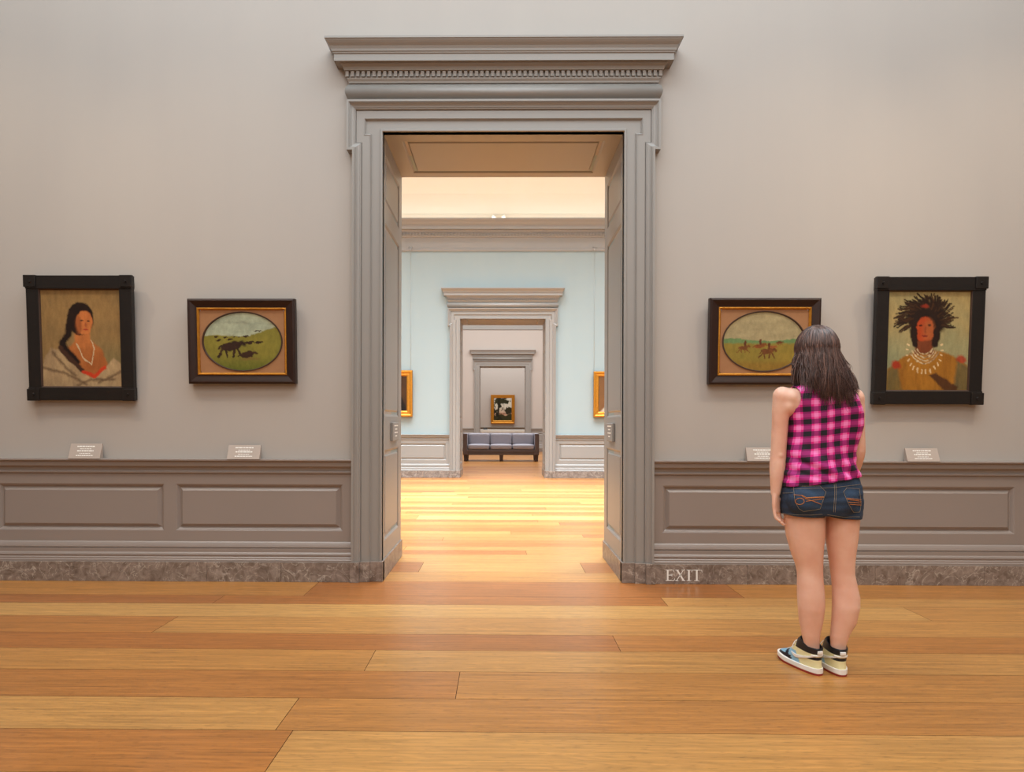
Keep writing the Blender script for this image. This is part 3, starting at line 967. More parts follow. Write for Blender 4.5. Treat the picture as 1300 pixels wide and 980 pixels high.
# hooks and wires on the picture rail of the blue wall
for px, side in ((521.5, 'left'), (754.8, 'right')):
    q = W(px, 317, 14.63)
    root = tag(empty('picture_hook', q), 'steel picture rail hook and wire on the blue wall, %s of the second doorway' % side, 'hook')
    bm = bmesh.new()
    tube(bm, [q + Vector((-.035, -.012, .055)), q + Vector((-.01, -.03, .01)), q + Vector((0, -.02, -.03)), q + Vector((.01, -.03, .01)), q + Vector((.035, -.012, .055))], .007, 8)
    link('hook', bm, 'steel', root)
    bm = bmesh.new()
    tube(bm, [q + Vector((0, -.02, -.03)), Vector((q.x, 14.66, 1.9))], .0022, 6)
    link('wire', bm, 'steel', root)

# small twin fixture on the crown cornice
q = W(633, 281.3, 14.52)
root = tag(empty('twin_lamp_fixture', (q.x, 14.55, 5.415)), 'small white twin-headed fixture standing on the grey cornice', 'light fixture')
bm = bmesh.new(); box(bm, q.x - .06, q.x + .06, 14.50, 14.58, 5.415, 5.445, .006)
link('base', bm, 'white_plastic', root)
for s in (-1, 1):
    bm = bmesh.new()
    tube(bm, [(q.x + s * .05, 14.54, 5.44), (q.x + s * .09, 14.53, 5.475), (q.x + s * .135, 14.52, 5.49)], [.018, .03, .038], 12)
    link('lamp_head', bm, 'white_plastic', root)

# ------------------------------------------------------------------ labels and lettering
def placard(x_l, x_r, y_t, y_b, label, lines, seed):
    """slanted card standing on the dado cap"""
    Y = 5.135
    a, b = W(x_l, y_b, Y), W(x_r, y_b, Y)
    zt = W(x_l, y_t, Y + .02).z
    z0 = .912
    cx = (a.x + b.x) / 2; w = b.x - a.x; h = zt - z0
    root = tag(empty('label_card', (cx, Y, z0)), label, 'label', None)
    bm = bmesh.new()
    pr = [(Y - .016, z0), (Y + .022, zt), (Y + .028, zt), (Y + .03, z0)]
    rows = [[Vector((cx - w / 2, y, z)), Vector((cx + w / 2, y, z))] for y, z in pr]
    strip_grid(bm, rows, close_v=True)
    for k in (0, 1): bm.faces.new([bm.verts.new(r[k]) for r in rows])
    link('card', bm, 'label_board', root)
    bm = bmesh.new()
    rnd = random.Random(seed)
    for i, (wl, th) in enumerate(lines):
        t = .78 - i * .15
        x = cx - w * wl / 2
        while x < cx + w * wl / 2:
            l = rnd.uniform(.008, .024)
            x1 = min(x + l, cx + w * wl / 2)
            for tt in (t, t + th):
                pass
            p0 = Vector((x, Y - .016 + .038 * t - .0012, z0 + h * t)); p1 = Vector((x1, Y - .016 + .038 * (t + th) - .0012, z0 + h * (t + th)))
            bm.faces.new([bm.verts.new(v) for v in (p0, (p1.x, p0.y, p0.z), p1, (p0.x, p1.y, p1.z))])
            x = x1 + .003
    link('text_line', bm, 'white_text', root)
LN = [(.56, .07), (.36, .04), (.52, .075), (.34, .04), (.54, .055)]
placard(88, 128, 563, 580, 'small slanted text card on the dado under the leftmost portrait', LN, 1)
placard(289, 330, 565, 581, 'small slanted text card under the oval landscape of beasts', LN, 2)
placard(948, 989, 568, 585, 'small slanted text card on the dado beside the visitor\'s elbow', LN, 3)
placard(1151, 1192, 569, 586, 'small slanted text card on the dado under the headdress portrait', LN, 4)

# plates on the door jambs
for s, label in ((-1, 'small grey plate with pale text on the left door jamb'), (1, 'small grey plate with pale text on the right door jamb')):
    x = s * HW
    root = tag(empty('jamb_plate', (x, 5.74, 1.06)), label, 'sign')
    bm = bmesh.new()
    y0, y1 = (5.52, 5.90) if s < 0 else (5.50, 5.90)
    y0, y1 = 5.56, 5.86
    box(bm, min(x, x - s * .022), max(x, x - s * .022), y0, y1, 1.035, 1.185, .006)
    link('plate', bm, 'grey_plate', root)
    bm = bmesh.new()
    for i in range(4):
        z = 1.155 - i * .028
        ww = (.10, .06, .085, .05)[i]
        bm.faces.new([bm.verts.new((x - s * .0232, yy, zz)) for yy, zz in ((5.71 - ww, z), (5.71 + ww, z), (5.71 + ww, z + .010), (5.71 - ww, z + .010))])
    link('text_line', bm, 'white_text', root)

def exit_letters():
    bm = bmesh.new()
    Y = 5.20 - .0715
    o = W(845, 737.2, Y)
    s = (W(891, 737.2, Y).x - o.x) / 46.0         # metres per unit
    def R(x0, y0, x1, y1):
        bm.faces.new([bm.verts.new((o.x + x * s, Y, o.z + y * s)) for x, y in ((x0, y0), (x1, y0), (x1, y1), (x0, y1))])
    def Q(*p):
        bm.faces.new([bm.verts.new((o.x + x * s, Y, o.z + y * s)) for x, y in p])
    T = .7
    # E
    R(0, 0, 4.6, T); R(1.6, T, 3.6, 14 - T); R(0, 14 - T, 4.6, 14); R(4.6, 0, 10.6, T + .1); R(4.6, 14 - T, 10, 14)
    R(3.6, 6.8, 8, 7.6); R(7.6, 5.6, 8.3, 8.8); Q((10, 0), (11.2, 0), (11.8, 3), (11.2, 3)); Q((9.6, 14), (10.4, 14), (10.4, 11.2), (9.9, 11.2))
    # X
    R(12.2, 0, 16, T); R(20.2, 0, 25, T); R(12.4, 14 - T, 17, 14); R(20, 14 - T, 24.4, 14)
    Q((13.6, 14 - T), (16, 14 - T), (23.8, T), (21.4, T)); Q((13.8, T), (14.7, T), (22.7, 14 - T), (21.8, 14 - T))
    # I
    R(26.6, 0, 32.4, T); R(26.6, 14 - T, 32.4, 14); R(28.4, T, 30.6, 14 - T)
    # T
    R(36.4, 0, 42.4, T); R(38.4, T, 40.6, 14 - T); R(33, 14 - T, 46, 14); Q((33, 14), (33.8, 14), (33.4, 11), (32.8, 11)); Q((45.2, 14), (46, 14), (46.4, 11), (45.8, 11))
    bmesh.ops.recalc_face_normals(bm, faces=bm.faces)
    r = bmesh.ops.extrude_face_region(bm, geom=bm.faces[:])
    for v in [g for g in r['geom'] if isinstance(g, bmesh.types.BMVert)]:
        v.co.y -= .0025
    ob = link('exit_lettering', bm, 'white_text')
    tag(ob, 'white serif EXIT lettering on the marble baseboard right of the doorway', 'sign')
exit_letters()

# ------------------------------------------------------------------ sofa
def cushion(bm, x0, x1, y0, y1, z0, z1, puff=.02, bev=.03):
    box(bm, x0, x1, y0, y1, z0, z1)
    es = bm.edges[:]
    bmesh.ops.subdivide_edges(bm, edges=es, cuts=6, use_grid_fill=True)
    cx, cy, cz = (x0 + x1) / 2, (y0 + y1) / 2, (z0 + z1) / 2
    hx, hy, hz = (x1 - x0) / 2, (y1 - y0) / 2, (z1 - z0) / 2
    for v in bm.verts:
        a, b, c = (v.co.x - cx) / hx, (v.co.y - cy) / hy, (v.co.z - cz) / hz
        k = 6
        l = (abs(a) ** k + abs(b) ** k + abs(c) ** k) ** (1 / k)
        l = max(l, 1e-6)
        m = max(abs(a), abs(b), abs(c))
        f = 1 + (m / l - 1) * .5
        v.co = Vector((cx + a * hx * f, cy + b * hy * f, cz + c * hz * f + puff * (1 - a * a) * (1 - b * b) * (1 if c > 0 else 0)))

def sofa():
    c = W(636, 586, 20.55)
    cx = c.x
    root = tag(empty('sofa', (cx, 20.95, 0)), 'grey three-seat leather sofa on dark wooden legs in the third room', 'sofa')
    w = 1.13
    y0 = 20.55
    bm = bmesh.new(); box(bm, cx - w, cx + w, y0 + .02, y0 + .82, .19, .36, .012)
    box(bm, cx - w + .05, cx + w - .05, y0 + .005, y0 + .03, .27, .34, .008)
    link('base', bm, 'sofa_frame', root)
    bm = bmesh.new(); box(bm, cx - w + .05, cx + w - .05, y0 + .64, y0 + .82, .34, .83, .03)
    link('backrest', bm, 'sofa_fabric', root)
    for s in (-1, 1):
        bm = bmesh.new()
        box(bm, min(cx + s * w, cx + s * (w - .13)), max(cx + s * w, cx + s * (w - .13)), y0, y0 + .82, .19, .83, .025)
        a = link('arm', bm, ['sofa_frame', 'sofa_fabric'], root)
        for p in a.data.polygons:
            if p.normal.z > .5 or p.normal.x * s < -.6: p.material_index = 1
    for k in range(3):
        a = cx - w + .13 + k * (2 * w - .26) / 3
        b = a + (2 * w - .26) / 3
        bm = bmesh.new(); cushion(bm, a + .005, b - .005, y0 + .01, y0 + .62, .36, .50, .02)
        link('seat_cushion', bm, 'sofa_fabric', root, True)
        bm = bmesh.new(); cushion(bm, a + .005, b - .005, y0 + .50, y0 + .66, .48, .82, .01)
        link('back_cushion', bm, 'sofa_fabric', root, True)
    for x in (-w + .05, -.02, w - .11):
        for y in (y0 + .04, y0 + .72):
            bm = bmesh.new()
            wd = .12
            loft(bm, [[Vector((cx + x + sx * wd * t / 2 + .03, y + .03 + sy * .07 * t / 2, z)) for sx, sy in ((-1, -1), (1, -1), (1, 1), (-1, 1))] for z, t in ((0, .8), (.2, 1))], smooth=False)
            link('leg', bm, 'dark_wood', root)
sofa()
# pale long bench in the end room, a dark bag lying on its left end
root = tag(empty('display_bench', (0, 30.2, 0)), 'long white bench in the end room seen above the sofa back', 'bench')
bm = bmesh.new(); box(bm, -1.02, 1.05, 29.9, 30.5, .70, .82, .015); link('top', bm, 'white_plastic', root)
for x in (-.9, .85):
    bm = bmesh.new(); box(bm, x, x + .08, 29.98, 30.42, 0, .71, .006); link('leg', bm, 'white_plastic', root)
bm = bmesh.new()
loft(bm, [[Vector((-.74 + sx * .085 * t, 30.1 + sy * .06 * t, z)) for sx, sy in ((-1, -1), (1, -1), (1, 1), (-1, 1))] for z, t in ((.818, 1), (.84, 1.05), (.885, .95), (.90, .7))], smooth=False)
tag(link('handbag', bm, 'black_bag'), 'small dark bag lying on the white bench in the end room', 'bag')
# ------------------------------------------------------------------ the visitor
def skin_mat():
    m, nt, b = new_mat('skin')
    n = nt.nodes.new('ShaderNodeTexNoise'); n.inputs['Scale'].default_value = 9; n.inputs['Detail'].default_value = 4
    tc = nt.nodes.new('ShaderNodeTexCoord'); nt.links.new(tc.outputs['Object'], n.inputs['Vector'])
    r = nt.nodes.new('ShaderNodeValToRGB')
    r.color_ramp.elements[0].position = .3; r.color_ramp.elements[0].color = rgb(226, 170, 144)
    r.color_ramp.elements[1].position = .7; r.color_ramp.elements[1].color = rgb(238, 192, 168)
    nt.links.new(n.outputs['Fac'], r.inputs['Fac']); nt.links.new(r.outputs[0], b.inputs['Base Color'])
    b.inputs['Roughness'].default_value = .45
    b.inputs['Subsurface Weight'].default_value = .12
    b.inputs['Subsurface Radius'].default_value = (.6, .25, .12)
    b.inputs['Subsurface Scale'].default_value = .02
    return m
M['skin'] = skin_mat()

def plaid_mat():
    m, nt, b = new_mat('plaid_cotton')
    L = nt.links.new
    N = nt.nodes.new
    def attr(n):
        a = N('ShaderNodeAttribute'); a.attribute_name = n; return a.outputs['Fac']
    def math_(op, a, bb, v=None):
        k = N('ShaderNodeMath'); k.operation = op
        if isinstance(a, (int, float)): k.inputs[0].default_value = a
        else: L(a, k.inputs[0])
        if isinstance(bb, (int, float)): k.inputs[1].default_value = bb
        else: L(bb, k.inputs[1])
        return k.outputs[0]
    def band(sig, period, lo, hi, ph=0):
        f = math_('FRACT', math_('ADD', math_('DIVIDE', sig, period), ph), 0)
        return math_('MULTIPLY', math_('GREATER_THAN', f, lo), math_('LESS_THAN', f, hi))
    u, v = attr('plaid_u'), attr('plaid_v')
    P_, Q_ = .086, .060
    du, dv = band(u, P_, 0, .44), band(v, Q_, 0, .40)
    lu, lv = band(u, P_, .60, .86), band(v, Q_, .56, .86)
    def mix(fac, a, bb):
        x = N('ShaderNodeMix'); x.data_type = 'RGBA'; L(fac, x.inputs['Factor'])
        if isinstance(a, tuple): x.inputs['A'].default_value = a
        else: L(a, x.inputs['A'])
        if isinstance(bb, tuple): x.inputs['B'].default_value = bb
        else: L(bb, x.inputs['B'])
        return x.outputs['Result']
    base = mix(math_('MULTIPLY', math_('ADD', lu, lv), .5), rgb(226, 20, 132), rgb(250, 136, 204))
    s = math_('ADD', du, dv)
    one = mix(math_('MINIMUM', s, 1), base, mix(math_('MULTIPLY', math_('ADD', lu, lv), .6), rgb(126, 14, 88), rgb(184, 38, 128)))
    two = mix(math_('GREATER_THAN', s, 1.5), one, rgb(18, 12, 26))
    L(two, b.inputs['Base Color'])
    b.inputs['Roughness'].default_value = .75
    return m
M['plaid'] = plaid_mat()
M['denim'] = paint('denim', rgb(44, 66, 92), rgb(20, 30, 46), 11, .8, .25, 260, stretch=(1, 1, .8))
M['denim_pocket'] = paint('denim_pocket', rgb(50, 76, 104), rgb(22, 36, 56), 16, .8, .25, 260)
M['stitch'] = paint('orange_stitching', rgb(186, 112, 52), None, 30, .7)
M['stitch_pale'] = paint('pale_stitching', rgb(150, 132, 108), None, 30, .7)
M['shoe_cream'] = paint('cream_leather', rgb(238, 230, 178), rgb(230, 220, 166), 20, .4)
M['shoe_blue'] = paint('sky_leather', rgb(150, 196, 222), rgb(138, 186, 214), 20, .4)
M['shoe_black'] = paint('black_leather', rgb(30, 34, 40), rgb(22, 24, 30), 20, .32)
M['shoe_navy'] = paint('navy_leather', rgb(24, 34, 54), rgb(18, 26, 44), 20, .32)
M['shoe_white'] = paint('white_rubber', rgb(246, 242, 236), rgb(238, 234, 226), 20, .45)
M['shoe_red'] = paint('red_rubber', rgb(158, 52, 44), rgb(140, 44, 38), 20, .5)
M['eye'] = paint('eye_white', rgb(235, 230, 224), None, 5, .2)
M['iris'] = paint('iris_brown', rgb(50, 30, 18), None, 5, .2)
M['lips'] = paint('lips', rgb(186, 100, 92), None, 5, .4)

def hair_mat():
    m, nt, b = new_mat('brown_hair')
    at = nt.nodes.new('ShaderNodeAttribute'); at.attribute_name = 'lock'
    r = nt.nodes.new('ShaderNodeValToRGB')
    r.color_ramp.elements[0].position = 0; r.color_ramp.elements[0].color = rgb(48, 30, 26)
    r.color_ramp.elements[1].position = 1; r.color_ramp.elements[1].color = rgb(142, 106, 92)
    e = r.color_ramp.elements.new(.55); e.color = rgb(84, 58, 50)
    nt.links.new(at.outputs['Fac'], r.inputs['Fac']); nt.links.new(r.outputs[0], b.inputs['Base Color'])
    b.inputs['Roughness'].default_value = .38
    b.inputs['Specular IOR Level'].default_value = .6
    return m
M['hair'] = hair_mat()

BY = 3.40                     # distance of the figure

def ring(pl, pr, py, b, Y=BY, n=28, sq=2.3, twist=0.0):
    """horizontal section whose silhouette from the camera spans pl..pr at height py; b = half depth"""
    pc = (pl + pr) / 2
    c = W(pc, py, Y)
    al = math.atan2(c.x, c.y)
    h = (pr - pl) / 2 * Y * math.cos(al) / F
    a = math.sqrt(max((h * h - (b * math.sin(al)) ** 2) / math.cos(al) ** 2, .0004))
    out = []
    for k in range(n):
        t = 2 * PI * k / n
        cs, sn = math.cos(t), math.sin(t)
        x = a * math.copysign(abs(cs) ** (2 / sq), cs)
        y = b * math.copysign(abs(sn) ** (2 / sq), sn)
        out.append(Vector((c.x + x, c.y + y, c.z)))
    return out

def ellipsoid(bm, c, rx, ry, rz, rot=None, n=16):
    r = bmesh.ops.create_uvsphere(bm, u_segments=n, v_segments=n // 2 + 2, radius=1)
    for v in r['verts']:
        p = Vector((v.co.x * rx, v.co.y * ry, v.co.z * rz))
        if rot is not None: p = rot @ p
        v.co = p + Vector(c)

def remesh(name, bm, mat, voxel, smooth_it=6, parent=None, sfac=.5):
    me = bpy.data.meshes.new(name + '_src')
    bmesh.ops.recalc_face_normals(bm, faces=bm.faces)
    bm.to_mesh(me); bm.free()
    o = bpy.data.objects.new(name, me)
    COL.objects.link(o)
    r = o.modifiers.new('r', 'REMESH'); r.mode = 'VOXEL'; r.voxel_size = voxel
    s = o.modifiers.new('s', 'SMOOTH'); s.factor = sfac; s.iterations = smooth_it
    dg = bpy.context.evaluated_depsgraph_get()
    dg.update()
    new = bpy.data.meshes.new_from_object(o.evaluated_get(dg))
    new.name = name
    o.modifiers.clear()
    o.data = new
    bpy.data.meshes.remove(me)
    new.materials.clear()
    new.materials.append(M[mat])
    for p in new.polygons: p.use_smooth = True
    if parent is not None: o.parent = parent
    return o

V = Vector
person = tag(empty('person'), 'person with long brown hair in a pink plaid shirt and denim shorts, back to camera', 'person')

# ---- skeleton points
shL, shR = V((1.362, 3.40, 1.326)), V((1.725, 3.41, 1.318))
elL, elR = W(988, 578, 3.41), W(1088.5, 572, 3.42)
wrL = W(984.5, 628, 3.405)
wrR = V((elR.x + .012, 3.555, .835))
neckz = 1.40
hc = W(1037.5, 447, 3.425)       # head centre

def body():
    bm = bmesh.new()
    torso = [
        ring(1026, 1049, 470, .052, 3.425, sq=2), ring(1025, 1050, 484, .055, 3.42, sq=2), ring(1010, 1068, 492, .060, 3.41, sq=2), ring(995, 1084, 498, .068, 3.405), ring(988, 1090, 507, .080, 3.405),
        ring(999, 1091, 522, .094, 3.41), ring(1003, 1088, 540, .102, 3.415), ring(1006, 1083, 558, .098, 3.41), ring(1004, 1079, 575, .090, 3.405), ring(1001, 1082, 592, .092, 3.40),
        ring(998, 1086, 608, .100, 3.40), ring(996, 1089, 625, .108, 3.395), ring(997, 1089, 640, .098, 3.395), ring(1003, 1084, 650, .060, 3.395)]
    loft(bm, torso)
    # legs
    def leg(rows):
        rings = []
        for pl, pr, py, b, Y in rows: rings.append(ring(pl, pr, py, b, Y, 22, 2.05))
        loft(bm, rings)
    leg([(996, 1045, 640, .085, 3.395), (995, 1048, 660, .086, 3.395), (997.5, 1047.5, 680, .080, 3.392), (1003, 1045.5, 700, .073, 3.388), (1009.5, 1045, 718, .063, 3.383), (1011.5, 1045, 728, .058, 3.378),
         (1011.5, 1046, 740, .058, 3.372), (1011.5, 1047.5, 757, .061, 3.366), (1012.5, 1047.5, 772, .059, 3.362), (1014, 1045, 790, .050, 3.362), (1017.5, 1041, 806, .040, 3.358), (1020.5, 1040.5, 818, .031, 3.355), (1021, 1040.5, 832, .029, 3.353), (1021, 1040.5, 842, .029, 3.355)])
    leg([(1046, 1089, 640, .085, 3.395), (1046, 1091.5, 660, .086, 3.395), (1047, 1090, 680, .080, 3.39), (1050, 1087, 700, .072, 3.383), (1052.5, 1085.5, 718, .062, 3.375), (1054, 1085.5, 728, .057, 3.37),
         (1055.5, 1088.5, 742, .057, 3.363), (1056, 1092, 757, .060, 3.355), (1056, 1092, 770, .059, 3.348), (1055, 1087.5, 790, .050, 3.345), (1053.5, 1078.5, 806, .040, 3.343), (1054, 1074.5, 818, .031, 3.34), (1054.5, 1074, 834, .029, 3.34), (1054.5, 1074, 843, .029, 3.342)])
    # calves, buttocks, kneecaps
    for cx, Y in ((1029.5, 3.335), (1074, 3.32)):
        ellipsoid(bm, W(cx, 760, Y + .018), .048, .040, .10)
    for cx, Y in ((1028, 3.425), (1069, 3.412)):
        ellipsoid(bm, W(cx, 727, Y - .012), .036, .03, .055)
    for cx in (1022, 1067):
        ellipsoid(bm, W(cx, 631, 3.338), .070, .055, .058)
    # chest, shoulder blades
    for s in (-1, 1):
        ellipsoid(bm, V((1.542 + s * .07, 3.47, 1.25)), .062, .06, .062)
    # arms
    def arm(sh, el, wr, bend):
        pts = [sh + V((.012 if sh.x < 1.5 else -.012, 0, .012)), sh + V((0, 0, -.03)), sh.lerp(el, .35), sh.lerp(el, .7), el, el.lerp(wr, .22), el.lerp(wr, .5), el.lerp(wr, .8), wr]
        rr = [.040, .043, .0405, .037, .0365, .0375, .033, .026, .0215]
        P_, R_ = smooth_path(pts, rr, 3)
        tube(bm, P_, R_, 18)
    arm(shL, elL, wrL, 0)
    arm(shR, elR, wrR, 0)
    ellipsoid(bm, shL + V((.004, 0, -.004)), .047, .05, .052)
    ellipsoid(bm, shR + V((-.004, 0, -.004)), .047, .05, .052)
    ellipsoid(bm, V((1.405, 3.40, 1.318)), .060, .062, .048)
    ellipsoid(bm, V((1.385, 3.40, 1.275)), .04, .055, .05)
    # elbows
    ellipsoid(bm, elL + V((0, -.026, 0)), .015, .014, .02)
    ellipsoid(bm, elR + V((0, -.024, 0)), .015, .014, .02)
    # head
    Rh = Matrix.Rotation(math.radians(10), 3, 'Z')
    def hp(x, y, z): return hc + Rh @ V((x, y, z))
    ellipsoid(bm, hp(0, -.004, .018), .076, .096, .098, Rh.to_3x3(), 24)
    ellipsoid(bm, hp(0, .030, -.045), .058, .064, .075, Rh, 20)
    ellipsoid(bm, hp(0, .070, -.098), .024, .022, .020, Rh, 12)
    P_, R_ = smooth_path([hp(0, .088, .012), hp(0, .100, -.012), hp(0, .112, -.032), hp(0, .096, -.042)], [.007, .008, .0105, .006], 3)
    tube(bm, P_, R_, 8)
    for s in (-1, 1):
        ellipsoid(bm, hp(s * .012, .098, -.036), .009, .009, .007, None, 8)
        ellipsoid(bm, hp(s * .079, .0, -.012), .008, .020, .032, Rh @ Matrix.Rotation(-.25, 3, 'X'), 12)
        ellipsoid(bm, hp(s * .034, .072, .030), .024, .014, .009, Rh, 10)
        ellipsoid(bm, hp(s * .038, .056, -.026), .024, .024, .024, Rh, 10)
    # hands: five fingers each, relaxed curl
    def hand(wr, down, palm_in, fwd, s=1.0):
        """down: towards the finger tips, palm_in: the way the palm faces, fwd: thumb side"""
        d, p, f = down.normalized(), palm_in.normalized(), fwd.normalized()
        # palm
        rings = []
        for t, wf, th, o in ((-.012, .022, .018, 0), (.012, .030, .016, .001), (.04, .037, .015, .002), (.068, .039, .014, .004), (.082, .036, .012, .006)):
            c = wr + d * t + p * o
            rings.append([c + f * (wf * math.cos(2 * PI * k / 14)) + p * (th * math.sin(2 * PI * k / 14)) for k in range(14)])
        loft(bm, rings)
        L_ = (.064, .073, .068, .053)
        for i in range(4):
            off = .030 - .0205 * i
            b0 = wr + d * .070 + f * off + p * .004
            l = L_[i]
            curl = .26 + .09 * i
            a1, a2, a3 = curl * .6, curl * 1.5, curl * 2.1
            def dr(a): return (d * math.cos(a) + p * math.sin(a))
            spread = f * (.0025 * (1.5 - i))
            q0 = b0
            q1 = q0 + dr(a1) * l * .48 + d * .006 + spread
            q2 = q1 + dr(a2) * l * .33
            q3 = q2 + dr(a3) * l * .25
            P_, R_ = smooth_path([q0, q1, q2, q3], [.0084, .0078, .0072, .0062], 4)
            tube(bm, P_, R_, 10)
        t0 = wr + d * .018 + f * .022 + p * .006
        P_, R_ = smooth_path([t0, t0 + f * .022 + d * .026 + p * .008, t0 + f * .026 + d * .054 + p * .018, t0 + f * .020 + d * .076 + p * .022], [.013, .0115, .0095, .0075], 4)
        tube(bm, P_, R_, 10)
    hand(wrL + V((0, 0, -.004)), V((.03, .04, -1)), V((.76, -.65, 0)), V((.65, .76, .03)))
    hand(wrR + V((0, 0, -.004)), V((-.05, .28, -1)), V((-1, -.1, 0)), V((-.1, 1, .28)))
    o = remesh('body', bm, 'skin', .0034, 5, person)
    b2 = bmesh.new(); b2.from_mesh(o.data)
    sel = [v for v in b2.verts if 1.16 < v.co.z < 1.40 and abs(v.co.x - 1.545) > .085]
    face = [v for v in b2.verts if v.co.z > 1.42 and v.co.y > hc.y + .03 and abs(v.co.z - (hc.z - .025)) > .025]
    for k in range(8): bmesh.ops.smooth_vert(b2, verts=face, factor=.5, use_axis_x=True, use_axis_y=True, use_axis_z=True)
    for k in range(34): bmesh.ops.smooth_vert(b2, verts=sel, factor=.5, use_axis_x=True, use_axis_y=True, use_axis_z=True)
    sel = [v for v in b2.verts if .18 < v.co.z < .84 and v.co.x > 1.40 and v.co.y > 3.2 and abs(v.co.x - 1.55) < .13 and v.co.z < .68]
    for k in range(26): bmesh.ops.smooth_vert(b2, verts=sel, factor=.5, use_axis_x=True, use_axis_y=True, use_axis_z=True)
    b2.to_mesh(o.data); b2.free()
    for p_ in o.data.polygons: p_.use_smooth = True
    return o
bo = body()
Rh = Matrix.Rotation(math.radians(10), 3, 'Z')
def hp(x, y, z): return hc + Rh @ V((x, y, z))
for s in (-1, 1):
    bm = bmesh.new(); ellipsoid(bm, hp(s * .033, .0775, .008), .0125, .0105, .0085, Rh, 14); ey = link('eye', bm, 'eye', person, True)
    bm = bmesh.new(); ellipsoid(bm, hp(s * .033, .0868, .008), .0055, .003, .0055, Rh, 10); link('iris', bm, 'iris', None, True).parent = ey
bm = bmesh.new()
ellipsoid(bm, hp(0, .092, -.062), .021, .008, .0048, Rh, 14); ellipsoid(bm, hp(0, .091, -.070), .018, .008, .0052, Rh, 14)
link('mouth', bm, 'lips', person, True)

